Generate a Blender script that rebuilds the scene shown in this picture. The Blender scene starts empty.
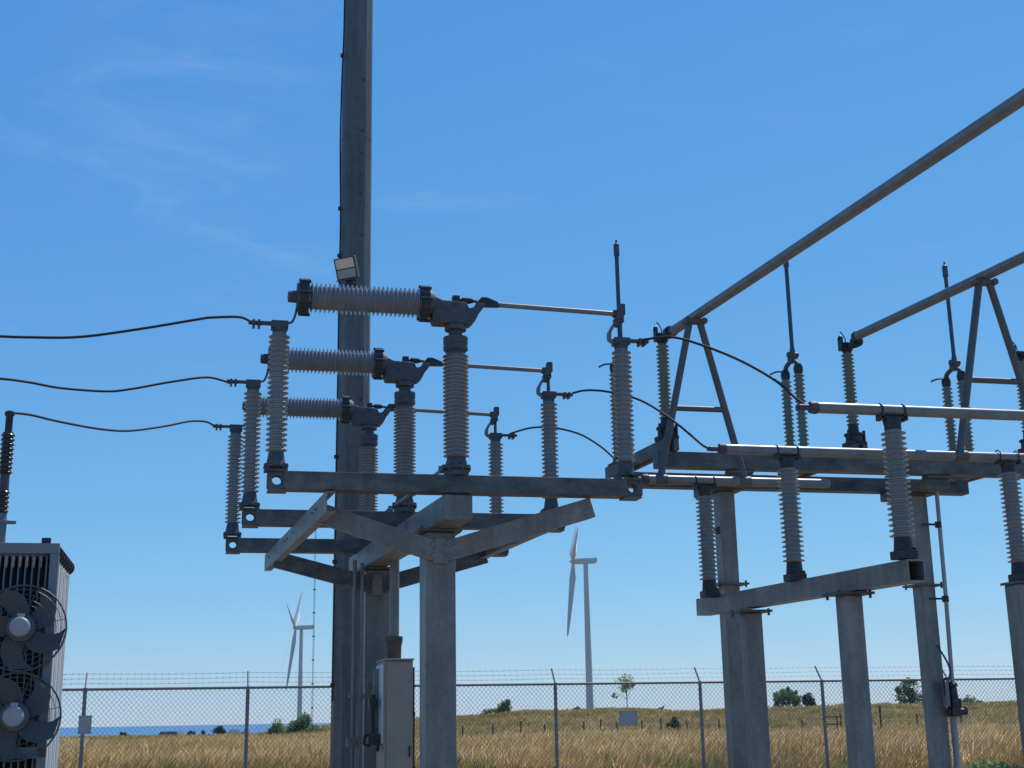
import bpy, bmesh, math, random
import numpy as np
from mathutils import Vector, Matrix
S = bpy.context.scene
C = S.collection
PI = math.pi
random.seed(7)

# ------------------------------------------------------------------ camera
ROLL, PITCH, EYE = 1.01, 14.23, 1.7
cam_d = bpy.data.cameras.new('camera')
cam_d.sensor_fit = 'HORIZONTAL'; cam_d.sensor_width = 36.0; cam_d.lens = 36.0*1320/1024
cam_d.clip_start = 0.1; cam_d.clip_end = 120000
cam = bpy.data.objects.new('camera', cam_d); C.objects.link(cam)
p, r = math.radians(PITCH), math.radians(ROLL)
F = Vector((0, math.cos(p), math.sin(p))); U0 = Vector((0, -math.sin(p), math.cos(p))); R0 = Vector((1, 0, 0))
R = R0*math.cos(r) - U0*math.sin(r); U = R0*math.sin(r) + U0*math.cos(r)
cam.matrix_world = Matrix(((R.x, U.x, -F.x, 0), (R.y, U.y, -F.y, 0), (R.z, U.z, -F.z, EYE), (0, 0, 0, 1)))
S.camera = cam

# ------------------------------------------------------------------ sky, sun, exposure
SUN_EL, SUN_AZ = 60.0, 40.0            # azimuth measured from straight ahead (+Y) towards the right (+X)
W = bpy.data.worlds.new('World'); S.world = W; W.use_nodes = True
nt = W.node_tree; nt.nodes.clear()
wo = nt.nodes.new('ShaderNodeOutputWorld'); bg = nt.nodes.new('ShaderNodeBackground')
sky = nt.nodes.new('ShaderNodeTexSky'); sky.sky_type = 'NISHITA'; sky.sun_disc = False
sky.sun_elevation = math.radians(SUN_EL); sky.sun_rotation = math.radians(SUN_AZ)
sky.altitude = 60; sky.air_density = 1.0; sky.dust_density = 0.0; sky.ozone_density = 3.0
bg.inputs['Strength'].default_value = 0.10
# faint cirrus: a long thin streak, a shorter one and a soft patch high at the left, broken up by noise
L = nt.links.new
tc = nt.nodes.new('ShaderNodeTexCoord'); mp = nt.nodes.new('ShaderNodeMapping')
mp.inputs['Rotation'].default_value = (0, math.radians(24), math.radians(20)); mp.inputs['Scale'].default_value = (3.0, 2.5, 12.0)
n1 = nt.nodes.new('ShaderNodeTexNoise'); n1.inputs['Scale'].default_value = 3.0; n1.inputs['Detail'].default_value = 10; n1.inputs['Roughness'].default_value = 0.62; n1.inputs['Distortion'].default_value = 0.9
L(tc.outputs['Generated'], mp.inputs['Vector']); L(mp.outputs[0], n1.inputs['Vector'])
def M_(op, a, b=None):
    n = nt.nodes.new('ShaderNodeMath'); n.operation = op
    for i_, q in enumerate((a, b)):
        if q is None: continue
        if isinstance(q, (int, float)): n.inputs[i_].default_value = q
        else: L(q, n.inputs[i_])
    return n.outputs[0]
def dot(d):
    n = nt.nodes.new('ShaderNodeVectorMath'); n.operation = 'DOT_PRODUCT'; L(tc.outputs['Generated'], n.inputs[0]); n.inputs[1].default_value = d
    return n.outputs['Value']
def ramp(v, a, b):
    n = nt.nodes.new('ShaderNodeMapRange'); n.interpolation_type = 'SMOOTHSTEP'; L(v, n.inputs[0]); n.inputs[1].default_value = a; n.inputs[2].default_value = b
    return n.outputs[0]
nz = ramp(n1.outputs['Fac'], 0.34, 0.72)
def streak(nrm, mid, width, ext):
    off = M_('ABSOLUTE', M_('ADD', dot(nrm), M_('MULTIPLY', M_('SUBTRACT', n1.outputs['Fac'], 0.5), width*1.5)))
    return M_('MULTIPLY', ramp(off, width, 0.0), ramp(dot(mid), math.cos(math.radians(ext)), math.cos(math.radians(ext*0.3))))
st = M_('MULTIPLY', streak((-0.3948, 0.2492, -0.8843), (-0.2531, 0.8956, 0.3658), 0.020, 11.0), 0.085)
st2 = M_('MULTIPLY', streak((0.0011, 0.3769, -0.9263), (-0.0515, 0.9245, 0.3776), 0.010, 5.0), 0.07)
pt = M_('MULTIPLY', ramp(dot((-0.2271, 0.8628, 0.4517)), math.cos(math.radians(7.5)), math.cos(math.radians(1.0))), 0.06)
veil = M_('MULTIPLY', ramp(n1.outputs['Fac'], 0.55, 0.85), 0.03)
cl = M_('ADD', M_('MULTIPLY', M_('ADD', M_('ADD', st, st2), pt), nz), veil)
mx = nt.nodes.new('ShaderNodeMix'); mx.data_type = 'RGBA'; mx.inputs[7].default_value = (8.0, 8.8, 10.0, 1)
L(cl, mx.inputs[0])
sep = nt.nodes.new('ShaderNodeSeparateColor'); com = nt.nodes.new('ShaderNodeCombineColor')
L(sky.outputs[0], sep.inputs[0])
for ch, (pw, sc_) in enumerate(((0.97, 0.61), (0.62, 1.73), (0.31, 4.48))):      # the camera's tone and white balance of the sky
    pn = nt.nodes.new('ShaderNodeMath'); pn.operation = 'POWER'; pn.inputs[1].default_value = pw
    mn = nt.nodes.new('ShaderNodeMath'); mn.operation = 'MULTIPLY'; mn.inputs[1].default_value = sc_
    L(sep.outputs[ch], pn.inputs[0]); L(pn.outputs[0], mn.inputs[0]); L(mn.outputs[0], com.inputs[ch])
L(com.outputs[0], mx.inputs[6]); L(mx.outputs[2], bg.inputs['Color']); L(bg.outputs[0], wo.inputs[0])
sd = bpy.data.lights.new('sun', 'SUN'); sd.energy = 3.6; sd.angle = math.radians(0.53); sd.color = (1.0, 0.95, 0.88)
sun = bpy.data.objects.new('sun', sd); C.objects.link(sun)
e, a = math.radians(SUN_EL), math.radians(SUN_AZ)
sdir = Vector((math.sin(a)*math.cos(e), math.cos(a)*math.cos(e), math.sin(e)))
sun.rotation_euler = sdir.to_track_quat('Z', 'Y').to_euler()
S.view_settings.view_transform = 'Standard'; S.view_settings.look = 'None'
S.render.filter_size = 1.1
S.view_settings.exposure = 0.0; S.view_settings.gamma = 1.0; S.view_settings.use_curve_mapping = False

# ------------------------------------------------------------------ materials
def mat(name, col, rough=0.5, metal=0.0, var=0.0, scale=6.0, spec=0.5, bump=0.0, col2=None, stretch=(1, 1, 1), voro=False, transl=0.0, detail=6):
    m = bpy.data.materials.new(name); m.use_nodes = True
    t = m.node_tree; b = t.nodes['Principled BSDF']; l = t.links.new
    b.inputs['Roughness'].default_value = rough; b.inputs['Metallic'].default_value = metal
    b.inputs['Specular IOR Level'].default_value = spec
    if var or col2:
        g = t.nodes.new('ShaderNodeNewGeometry') if voro == 'world' else t.nodes.new('ShaderNodeTexCoord')
        mpn = t.nodes.new('ShaderNodeMapping'); mpn.inputs['Scale'].default_value = stretch
        l(g.outputs['Position' if voro == 'world' else 'Object'], mpn.inputs[0])
        n = t.nodes.new('ShaderNodeTexNoise'); n.inputs['Scale'].default_value = scale; n.inputs['Detail'].default_value = detail
        n.inputs['Roughness'].default_value = 0.65
        l(mpn.outputs[0], n.inputs['Vector'])
        ramp = t.nodes.new('ShaderNodeValToRGB'); ramp.color_ramp.elements[0].position = 0.32; ramp.color_ramp.elements[1].position = 0.68
        c2 = col2 or tuple(min(1, c*(1+var)) for c in col)
        c1 = col if col2 else tuple(c*(1-var) for c in col)
        ramp.color_ramp.elements[0].color = (*c1, 1); ramp.color_ramp.elements[1].color = (*c2, 1)
        l(n.outputs['Fac'], ramp.inputs['Fac'])
        out = ramp.outputs['Color']
        if voro is True:
            m2 = t.nodes.new('ShaderNodeMapping'); m2.inputs['Scale'].default_value = (1, 1, 0.12)
            ns = t.nodes.new('ShaderNodeTexNoise'); ns.inputs['Scale'].default_value = 5; ns.inputs['Detail'].default_value = 8; ns.inputs['Roughness'].default_value = 0.7
            l(g.outputs['Object'], m2.inputs[0]); l(m2.outputs[0], ns.inputs['Vector'])
            rs = t.nodes.new('ShaderNodeValToRGB'); rs.color_ramp.elements[0].position = 0.35; rs.color_ramp.elements[0].color = (0.78, 0.76, 0.73, 1); rs.color_ramp.elements[1].position = 0.66; rs.color_ramp.elements[1].color = (1.10, 1.09, 1.07, 1)
            l(ns.outputs['Fac'], rs.inputs['Fac'])
            mst = t.nodes.new('ShaderNodeMix'); mst.data_type = 'RGBA'; mst.blend_type = 'MULTIPLY'; mst.inputs[0].default_value = 1.0
            l(out, mst.inputs[6]); l(rs.outputs['Color'], mst.inputs[7]); out = mst.outputs[2]
            vo = t.nodes.new('ShaderNodeTexVoronoi'); vo.inputs['Scale'].default_value = scale*7
            l(g.outputs['Object'], vo.inputs['Vector'])
            mm = t.nodes.new('ShaderNodeMix'); mm.data_type = 'RGBA'; mm.blend_type = 'OVERLAY'; mm.inputs[0].default_value = 0.12
            l(out, mm.inputs[6]); l(vo.outputs['Color'], mm.inputs[7])
            hs = t.nodes.new('ShaderNodeRGBToBW'); l(vo.outputs['Color'], hs.inputs[0]); l(hs.outputs[0], mm.inputs[7])
            out = mm.outputs[2]
        l(out, b.inputs['Base Color'])
        if bump:
            bp = t.nodes.new('ShaderNodeBump'); bp.inputs['Strength'].default_value = bump; bp.inputs['Distance'].default_value = 0.02
            l(n.outputs['Fac'], bp.inputs['Height']); l(bp.outputs[0], b.inputs['Normal'])
        if transl:
            tr = t.nodes.new('ShaderNodeBsdfTranslucent'); l(out, tr.inputs['Color'])
            ms = t.nodes.new('ShaderNodeMixShader'); ms.inputs[0].default_value = transl
            l(b.outputs[0], ms.inputs[1]); l(tr.outputs[0], ms.inputs[2]); l(ms.outputs[0], t.nodes['Material Output'].inputs[0])
    else:
        b.inputs['Base Color'].default_value = (*col, 1)
    return m

M = {}
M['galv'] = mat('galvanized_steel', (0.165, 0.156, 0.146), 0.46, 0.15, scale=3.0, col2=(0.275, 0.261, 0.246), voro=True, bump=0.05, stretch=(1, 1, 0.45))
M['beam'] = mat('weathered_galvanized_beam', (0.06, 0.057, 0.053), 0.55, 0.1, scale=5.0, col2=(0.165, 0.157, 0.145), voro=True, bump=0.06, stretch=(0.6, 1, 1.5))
M['pole'] = mat('weathered_pole_steel', (0.095, 0.09, 0.084), 0.5, 0.35, scale=2.2, col2=(0.18, 0.17, 0.16), voro=True, stretch=(1.6, 1.6, 0.12))
M['porc'] = mat('grey_glazed_porcelain', (0.262, 0.26, 0.266), 0.24, 0.0, var=0.14, scale=9, stretch=(1, 1, 0.35))
M['porc_pale'] = mat('pale_green_grey_porcelain', (0.215, 0.235, 0.185), 0.26, 0.0, var=0.16, scale=9, stretch=(1, 1, 0.35))
M['brown'] = mat('brown_glazed_porcelain', (0.055, 0.028, 0.018), 0.25, 0.0, var=0.25, scale=9)
M['cast'] = mat('grey_cast_metal', (0.075, 0.075, 0.08), 0.55, 0.15, var=0.3, scale=14, bump=0.08)
M['dark'] = mat('dark_iron', (0.035, 0.033, 0.033), 0.5, 0.2, var=0.4, scale=20)
M['alu'] = mat('weathered_aluminium', (0.205, 0.195, 0.188), 0.42, 0.35, var=0.18, scale=7, stretch=(1, 1, 1))
M['frame_tube'] = mat('dull_brown_grey_tube', (0.115, 0.10, 0.092), 0.5, 0.2, var=0.2, scale=6)
M['copper'] = mat('tarnished_blade_metal', (0.10, 0.095, 0.095), 0.4, 0.6, var=0.3, scale=10)
M['cable'] = mat('stranded_cable', (0.022, 0.021, 0.026), 0.7, 0.0, var=0.25, scale=30)
M['cab'] = mat('beige_grey_paint', (0.35, 0.28, 0.22), 0.5, 0.0, var=0.08, scale=5)
M['rad'] = mat('grey_transformer_paint', (0.17, 0.18, 0.19), 0.45, 0.0, var=0.10, scale=4)
M['white'] = mat('white_paint', (0.64, 0.63, 0.60), 0.45, 0.0, var=0.05, scale=3)
M['turb'] = mat('turbine_white_paint', (0.50, 0.50, 0.50), 0.5, 0.0, var=0.04, scale=0.1)
M['fan'] = mat('fan_grey_blade', (0.085, 0.083, 0.083), 0.42, 0.1, var=0.12, scale=6)
M['rust'] = mat('rusty_steel', (0.075, 0.055, 0.042), 0.7, 0.1, col2=(0.13, 0.105, 0.085), scale=14)
M['fence'] = mat('galvanized_fence_pipe', (0.20, 0.175, 0.16), 0.5, 0.2, var=0.2, scale=5)
M['wire'] = mat('galvanized_fence_wire', (0.22, 0.22, 0.23), 0.45, 0.4, var=0.2, scale=5)
M['sign'] = mat('bare_sign_metal', (0.34, 0.33, 0.32), 0.5, 0.1, var=0.10, scale=8)
M['lens'] = mat('floodlight_lens', (0.70, 0.58, 0.42), 0.35, 0.0, var=0.06, scale=20)
M['wood'] = mat('weathered_post_wood', (0.05, 0.042, 0.034), 0.85, 0.0, var=0.35, scale=12)
M['bark'] = mat('bark', (0.07, 0.055, 0.042), 0.9, 0.0, var=0.35, scale=8)
M['leaf_a'] = mat('bright_leaf', (0.12, 0.20, 0.05), 0.55, col2=(0.26, 0.37, 0.11), scale=1.7, voro='world', transl=0.5)
M['leaf_b'] = mat('mid_leaf', (0.11, 0.17, 0.06), 0.55, col2=(0.26, 0.34, 0.13), scale=1.5, voro='world', transl=0.5)
M['leaf_c'] = mat('dark_leaf', (0.028, 0.046, 0.024), 0.6, col2=(0.07, 0.10, 0.05), scale=1.5, voro='world', transl=0.4)
M['leaf_d'] = mat('pale_sapling_leaf', (0.20, 0.28, 0.07), 0.5, col2=(0.36, 0.46, 0.15), scale=1.5, voro='world', transl=0.45)
M['stone'] = mat('dark_field_stone', (0.08, 0.075, 0.07), 0.9, 0, var=0.3, scale=3)
M['fur'] = mat('brown_fur', (0.09, 0.07, 0.05), 0.9, 0, var=0.3, scale=8)
M['roof_w'] = mat('pale_sheet_roof', (0.62, 0.62, 0.62), 0.5, 0, var=0.06, scale=2)
M['roof_g'] = mat('grey_shingle_roof', (0.16, 0.155, 0.15), 0.8, 0, var=0.2, scale=3)
M['wall'] = mat('house_siding', (0.34, 0.33, 0.31), 0.7, 0, var=0.1, scale=2)
M['glass'] = mat('dark_window_glass', (0.03, 0.035, 0.04), 0.1, 0, var=0.05, scale=2)
M['concrete'] = mat('pad_concrete', (0.34, 0.33, 0.31), 0.85, 0, var=0.15, scale=4)
M['gravel'] = mat('crushed_stone', (0.14, 0.12, 0.095), 0.9, 0, col2=(0.36, 0.305, 0.235), scale=26, voro='world', bump=0.6, detail=8)
M['sea'] = mat('sea_water', (0.10, 0.235, 0.385), 0.6, 0, col2=(0.125, 0.27, 0.43), scale=0.0016, voro='world', spec=0.15, stretch=(1, 3, 1))

def grass_mat(name, low, stops, zmax, scale=2.0):
    """stem colour `low` at the foot of the plant, ripe colours (noise ramp) towards the tips"""
    m = bpy.data.materials.new(name); m.use_nodes = True
    t = m.node_tree; b = t.nodes['Principled BSDF']; l = t.links.new
    b.inputs['Roughness'].default_value = 0.7; b.inputs['Specular IOR Level'].default_value = 0.25
    g = t.nodes.new('ShaderNodeNewGeometry')
    n = t.nodes.new('ShaderNodeTexNoise'); n.inputs['Scale'].default_value = scale; n.inputs['Detail'].default_value = 8; n.inputs['Roughness'].default_value = 0.75
    l(g.outputs['Position'], n.inputs['Vector'])
    ta = t.nodes.new('ShaderNodeAttribute'); ta.attribute_name = 'tuft'
    ad = t.nodes.new('ShaderNodeMath'); ad.operation = 'MULTIPLY_ADD'; ad.inputs[1].default_value = 0.5; l(ta.outputs['Fac'], ad.inputs[0])
    mu = t.nodes.new('ShaderNodeMath'); mu.operation = 'MULTIPLY'; mu.inputs[1].default_value = 0.5; l(n.outputs['Fac'], mu.inputs[0]); l(mu.outputs[0], ad.inputs[2])
    ramp = t.nodes.new('ShaderNodeValToRGB'); el = ramp.color_ramp.elements
    el[0].position = stops[0][0]; el[0].color = (*stops[0][1], 1); el[1].position = stops[-1][0]; el[1].color = (*stops[-1][1], 1)
    for po, c in stops[1:-1]:
        x = el.new(po); x.color = (*c, 1)
    l(ad.outputs[0], ramp.inputs['Fac'])
    at = t.nodes.new('ShaderNodeAttribute'); at.attribute_name = 'tip'
    mxx = t.nodes.new('ShaderNodeMix'); mxx.data_type = 'RGBA'; mxx.inputs[6].default_value = (*low, 1)
    l(at.outputs['Fac'], mxx.inputs[0]); l(ramp.outputs['Color'], mxx.inputs[7])
    l(mxx.outputs[2], b.inputs['Base Color'])
    tr = t.nodes.new('ShaderNodeBsdfTranslucent'); l(mxx.outputs[2], tr.inputs['Color'])
    ms = t.nodes.new('ShaderNodeMixShader'); ms.inputs[0].default_value = 0.55
    l(b.outputs[0], ms.inputs[1]); l(tr.outputs[0], ms.inputs[2]); l(ms.outputs[0], t.nodes['Material Output'].inputs[0])
    return m
M['wheat'] = grass_mat('ripe_tall_grass', (0.33, 0.25, 0.07), [(0.24, (0.17, 0.19, 0.045)), (0.36, (0.43, 0.30, 0.095)), (0.50, (0.80, 0.46, 0.16)), (0.68, (0.97, 0.69, 0.34))], 1.0, 1.6)
M['meadow'] = grass_mat('hill_meadow_grass', (0.30, 0.24, 0.085), [(0.28, (0.20, 0.18, 0.055)), (0.44, (0.42, 0.29, 0.085)), (0.64, (0.70, 0.45, 0.17))], 0.5, 0.7)
M['weed'] = grass_mat('green_weed_leaf', (0.07, 0.10, 0.03), [(0.35, (0.07, 0.11, 0.03)), (0.65, (0.19, 0.25, 0.08))], 0.5, 2.0)

def ground_mat():
    m = bpy.data.materials.new('dry_soil_and_thatch'); m.use_nodes = True
    t = m.node_tree; b = t.nodes['Principled BSDF']; l = t.links.new
    b.inputs['Roughness'].default_value = 0.95; b.inputs['Specular IOR Level'].default_value = 0.1
    g = t.nodes.new('ShaderNodeNewGeometry')
    n = t.nodes.new('ShaderNodeTexNoise'); n.inputs['Scale'].default_value = 0.06; n.inputs['Detail'].default_value = 10; n.inputs['Roughness'].default_value = 0.7
    l(g.outputs['Position'], n.inputs['Vector'])
    ramp = t.nodes.new('ShaderNodeValToRGB'); el = ramp.color_ramp.elements
    el[0].position = 0.36; el[0].color = (0.16, 0.14, 0.06, 1); el[1].position = 0.66; el[1].color = (0.36, 0.27, 0.13, 1)
    l(n.outputs['Fac'], ramp.inputs['Fac']); l(ramp.outputs['Color'], b.inputs['Base Color'])
    return m
M['ground'] = ground_mat()

# ------------------------------------------------------------------ helpers
TH = math.radians(13.3)
UX = Vector((math.cos(TH), math.sin(TH), 0)); VY = Vector((-math.sin(TH), math.cos(TH), 0))
def G(u, v, z=0.0): return UX*u + VY*v + Vector((0, 0, z))       # yard grid -> world

class MB:
    def __init__(s): s.v = []; s.f = []
    def add(s, vs, fs):
        o = len(s.v); s.v += [tuple(x) for x in vs]; s.f += [tuple(i+o for i in f) for f in fs]; return s
    def box(s, x0, x1, y0, y1, z0, z1):
        return s.add([(x0,y0,z0),(x1,y0,z0),(x1,y1,z0),(x0,y1,z0),(x0,y0,z1),(x1,y0,z1),(x1,y1,z1),(x0,y1,z1)],
                     [(3,2,1,0),(4,5,6,7),(0,1,5,4),(1,2,6,5),(2,3,7,6),(3,0,4,7)])
    def bar(s, a, b, w, h, up=(0, 0, 1)):
        """rectangular bar from a to b: w across, h along `up`"""
        a = Vector(a); b = Vector(b); d = (b-a).normalized(); up = Vector(up)
        side = d.cross(up).normalized(); up = side.cross(d).normalized()
        vs = [q + side*sx*w/2 + up*sz*h/2 for q in (a, b) for sx, sz in ((-1,-1),(1,-1),(1,1),(-1,1))]
        return s.add(vs, [(0,1,2,3),(7,6,5,4),(0,4,5,1),(1,5,6,2),(2,6,7,3),(3,7,4,0)])
    def lathe(s, prof, o=(0,0,0), axis=(0,0,1), n=20, cap=True):
        o = Vector(o); q = Vector((0,0,1)).rotation_difference(Vector(axis).normalized())
        vs = []; fs = []; m = len(prof)
        for r_, z in prof:
            for k in range(n):
                t = 2*PI*k/n
                vs.append(o + q @ Vector((r_*math.cos(t), r_*math.sin(t), z)))
        for i in range(m-1):
            for k in range(n):
                k2 = (k+1) % n
                fs.append((i*n+k, i*n+k2, (i+1)*n+k2, (i+1)*n+k))
        if cap:
            fs.append(tuple(range(n-1, -1, -1))); fs.append(tuple((m-1)*n+k for k in range(n)))
        return s.add(vs, fs)
    def cyl(s, a, b, r0, r1=None, n=14):
        a = Vector(a); b = Vector(b)
        return s.lathe([(r0, 0), (r1 if r1 is not None else r0, (b-a).length)], a, b-a, n)
    def tube(s, pts, rad, n=8, closed=False):
        pts = [Vector(q) for q in pts]; m = len(pts); vs = []; fs = []
        ref = None
        for i, q in enumerate(pts):
            if closed: t = (pts[(i+1) % m]-pts[i-1])
            else: t = pts[min(i+1, m-1)]-pts[max(i-1, 0)]
            t.normalize()
            if ref is None:
                ref = Vector((0,0,1)) if abs(t.z) < 0.9 else Vector((1,0,0))
            x = (ref - t*ref.dot(t)).normalized(); ref = x; y = t.cross(x)
            rr = rad[i] if isinstance(rad, (list, tuple)) else rad
            for k in range(n):
                g = 2*PI*k/n
                vs.append(q + x*rr*math.cos(g) + y*rr*math.sin(g))
        for i in range(m if closed else m-1):
            j = (i+1) % m
            for k in range(n):
                k2 = (k+1) % n
                fs.append((i*n+k, i*n+k2, j*n+k2, j*n+k))
        if not closed:
            fs.append(tuple(range(n-1, -1, -1))); fs.append(tuple((m-1)*n+k for k in range(n)))
        return s.add(vs, fs)
    def prism(s, poly, y0, y1):
        """polygon in x,z extruded along y"""
        m = len(poly)
        vs = [(x, y0, z) for x, z in poly] + [(x, y1, z) for x, z in poly]
        fs = [tuple(range(m)), tuple(range(2*m-1, m-1, -1))]
        for i in range(m):
            j = (i+1) % m; fs.append((i, i+m, j+m, j))
        return s.add(vs, fs)
    def holed(s, x0, x1, z0, z1, cx, cz, r_, y0, y1, n=16):
        """rectangular block with a round hole through it along y"""
        out = []; inn = []
        for k in range(n):
            t = 2*PI*(k+0.5)/n; c, d = math.cos(t), math.sin(t)
            inn.append((cx+r_*c, cz+r_*d))
            f = min((x1-cx)/c if c > 0 else (x0-cx)/c, (z1-cz)/d if d > 0 else (z0-cz)/d)
            out.append((cx+f*c, cz+f*d))
        vs = [(x, y, z) for y in (y0, y1) for ring in (out, inn) for x, z in ring]; fs = []
        for k in range(n):
            j = (k+1) % n
            fs += [(k, j, n+j, n+k), (2*n+k, 3*n+k, 3*n+j, 2*n+j), (k, 2*n+k, 2*n+j, j), (n+k, n+j, 3*n+j, 3*n+k)]
        return s.add(vs, fs)
    def build(s, name, m, parent=None, smooth=0, bevel=0, loc=None):
        me = bpy.data.meshes.new(name); me.from_pydata(s.v, [], s.f)
        bm = bmesh.new(); bm.from_mesh(me); bmesh.ops.recalc_face_normals(bm, faces=bm.faces); bm.to_mesh(me); bm.free()
        me.materials.append(M[m] if isinstance(m, str) else m)
        if smooth:
            me.shade_smooth(); me.set_sharp_from_angle(angle=math.radians(smooth))
        o = bpy.data.objects.new(name, me); C.objects.link(o)
        if parent: o.parent = parent
        if loc: o.location = loc
        if bevel:
            b = o.modifiers.new('bevel', 'BEVEL'); b.width = bevel; b.segments = 2; b.limit_method = 'ANGLE'
        return o

def tag(o, label=None, cat=None, group=None, kind=None):
    if label: o['label'] = label
    if cat: o['category'] = cat
    if group: o['group'] = group
    if kind: o['kind'] = kind
    return o
def thing(name, label, cat, loc, rot=TH, group=None):
    o = bpy.data.objects.new(name, None); C.objects.link(o); o.empty_display_size = 0.2
    o.location = loc; o.rotation_euler = (0, 0, rot)
    return tag(o, label, cat, group)
def copy_tree(o, parent=None):
    c = o.copy(); C.objects.link(c)
    if parent: c.parent = parent
    for ch in list(KIDS(o)): copy_tree(ch, c)
    return c
def KIDS(o): return [x for x in list(C.objects) if x.parent == o]
def spline(pts, k=6):
    pts = [Vector(q) for q in pts]; out = []
    for i in range(len(pts)-1):
        p0, p1, p2, p3 = pts[max(i-1, 0)], pts[i], pts[i+1], pts[min(i+2, len(pts)-1)]
        for j in range(k):
            t = j/k
            out.append(0.5*((2*p1)+(p2-p0)*t+(2*p0-5*p1+4*p2-p3)*t*t+(3*p1-p0-3*p2+p3)*t**3))
    out.append(pts[-1]); return out
def sheds(n, z0, z1, r0, r1):
    """profile of a skirted insulator"""
    pitch = (z1-z0)/n; pr = [(r0*1.02, z0)]
    for i in range(n):
        z = z0 + i*pitch
        pr += [(r0, z+0.16*pitch), (r1*0.97, z+0.26*pitch), (r1, z+0.34*pitch), (r1*0.97, z+0.42*pitch), (r0*1.12, z+0.60*pitch), (r0, z+0.74*pitch)]
    return pr + [(r0*1.02, z1)]
def bolts(mb, pts, axis, rad=0.013, ln=0.02):
    ax = Vector(axis).normalized()
    for q in pts: mb.lathe([(rad, 0), (rad, ln)], Vector(q), ax, 6)
    return mb

# ================================================================== SETTING
HB = [(-0.60, 0.1), (-0.336, 0.2), (-0.196, 0.15), (-0.145, 0.9), (-0.0716, 1.7), (-0.035, 1.9), (0.031, 2.05), (0.0606, 2.3), (0.119, 2.1), (0.163, 1.95), (0.251, 2.1), (0.317, 2.2), (0.369, 2.35), (0.7, 2.6)]
def hz(x, y):
    """terrain height"""
    if y < 60: return 0.0
    h = float(np.interp(x/y, [b[0] for b in HB], [b[1] for b in HB]))
    wob = 0.16*math.sin(x*0.21+y*0.05)+0.10*math.sin(x*0.53+1.3)
    if y < 150:
        t = max(0, (y-82)/68); t = t*t*(3-2*t); return t*(h+wob*min(1, h/2))
    return float(np.interp(y, [150, 320, 500, 1500, 3000, 60000], [h+wob*min(1, h/2), -1.0, -2.5, -46, -60, -60]))
def ground_mesh():
    ys = [-60, -20, 0, 20, 40, 60, 72] + list(np.arange(80, 160, 3.0)) + [165, 180, 200, 230, 270, 320, 400, 500, 650, 850, 1100, 1500, 2200, 3000]
    xs = np.linspace(-0.95, 0.95, 150)
    vs = []; fs = []; n = len(xs)
    for y in ys:
        w = max(y, 0)+60
        for a_ in xs:
            x = a_*w if y < 150 else a_*(y+60)
            vs.append((x, y, hz(x, y)))
    for i in range(len(ys)-1):
        for k in range(n-1):
            fs.append((i*n+k, i*n+k+1, (i+1)*n+k+1, (i+1)*n+k))
    mb = MB(); mb.add(vs, fs); return mb
tag(ground_mesh().build('ground', 'ground', smooth=60), kind='structure')
mb = MB(); c4 = [G(-14, -20, 0.004), G(24, -20, 0.004), G(24, 27.0, 0.004), G(-14, 27.0, 0.004)]
mb.add(c4, [(0, 1, 2, 3)]); tag(mb.build('gravel_yard', 'gravel'), kind='structure')
mb = MB(); mb.add([(-60000, 900, -38), (60000, 900, -38), (60000, 62000, -38), (-60000, 62000, -38)], [(0, 1, 2, 3)])
tag(mb.build('sea', 'sea'), kind='structure')

# tall grass, meadow
def blades(name, m, xy, tuft, zf, hgt, wid, lean, label):
    n = len(xy); rng = np.random.default_rng(3)
    hs, hd, hc = tuft                      # per-tuft height factor, lean direction, colour
    ang = rng.uniform(0, 2*PI, n); h = rng.uniform(*hgt, n)*hs; w = rng.uniform(*wid, n)
    dx, dy = np.cos(ang), np.sin(ang)
    ln = np.abs(rng.normal(lean, lean*0.5, n)); la = hd + rng.normal(0, 0.8, n)
    base = np.column_stack([xy, zf])
    V = np.zeros((n, 7, 3)); c, s_ = np.cos(la)*ln*h, np.sin(la)*ln*h
    mid = base + np.column_stack([c*0.45, s_*0.45, h*0.66]); up = base + np.column_stack([c*0.75, s_*0.75, h*0.84]); tip = base + np.column_stack([c, s_, h])
    sd_ = np.column_stack([dx*w/2, dy*w/2, np.zeros(n)])
    V[:, 0] = base-sd_*0.5; V[:, 1] = base+sd_*0.5; V[:, 2] = mid+sd_*0.5; V[:, 3] = mid-sd_*0.5; V[:, 4] = up+sd_*1.6; V[:, 5] = up-sd_*1.6; V[:, 6] = tip
    me = bpy.data.meshes.new(name)
    me.vertices.add(n*7); me.vertices.foreach_set('co', V.ravel())
    me.loops.add(n*11); me.loops.foreach_set('vertex_index', ((np.arange(n)*7)[:, None] + np.array([[0, 1, 2, 3, 3, 2, 4, 5, 5, 4, 6]])).ravel())
    me.polygons.add(n*3)
    me.polygons.foreach_set('loop_start', ((np.arange(n)*11)[:, None] + np.array([[0, 4, 8]])).ravel())
    me.update(calc_edges=True); me.validate()
    at = me.attributes.new('tip', 'FLOAT', 'POINT'); at.data.foreach_set('value', np.tile([0.1, 0.1, 0.55, 0.55, 1.0, 1.0, 1.0], n))
    a2 = me.attributes.new('tuft', 'FLOAT', 'POINT'); a2.data.foreach_set('value', np.repeat(hc+rng.normal(0, 0.05, n), 7))
    me.materials.append(M[m])
    o = bpy.data.objects.new(name, me); C.objects.link(o); tag(o, label, 'grass', kind='stuff'); return o
rng = np.random.default_rng(11)
def scatter(n, y0, y1, amin, amax, powr):
    t = rng.uniform(0, 1, n)
    y = (y0**powr + t*(y1**powr-y0**powr))**(1/powr)
    return np.column_stack([rng.uniform(amin, amax, n)*y, y])
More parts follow.
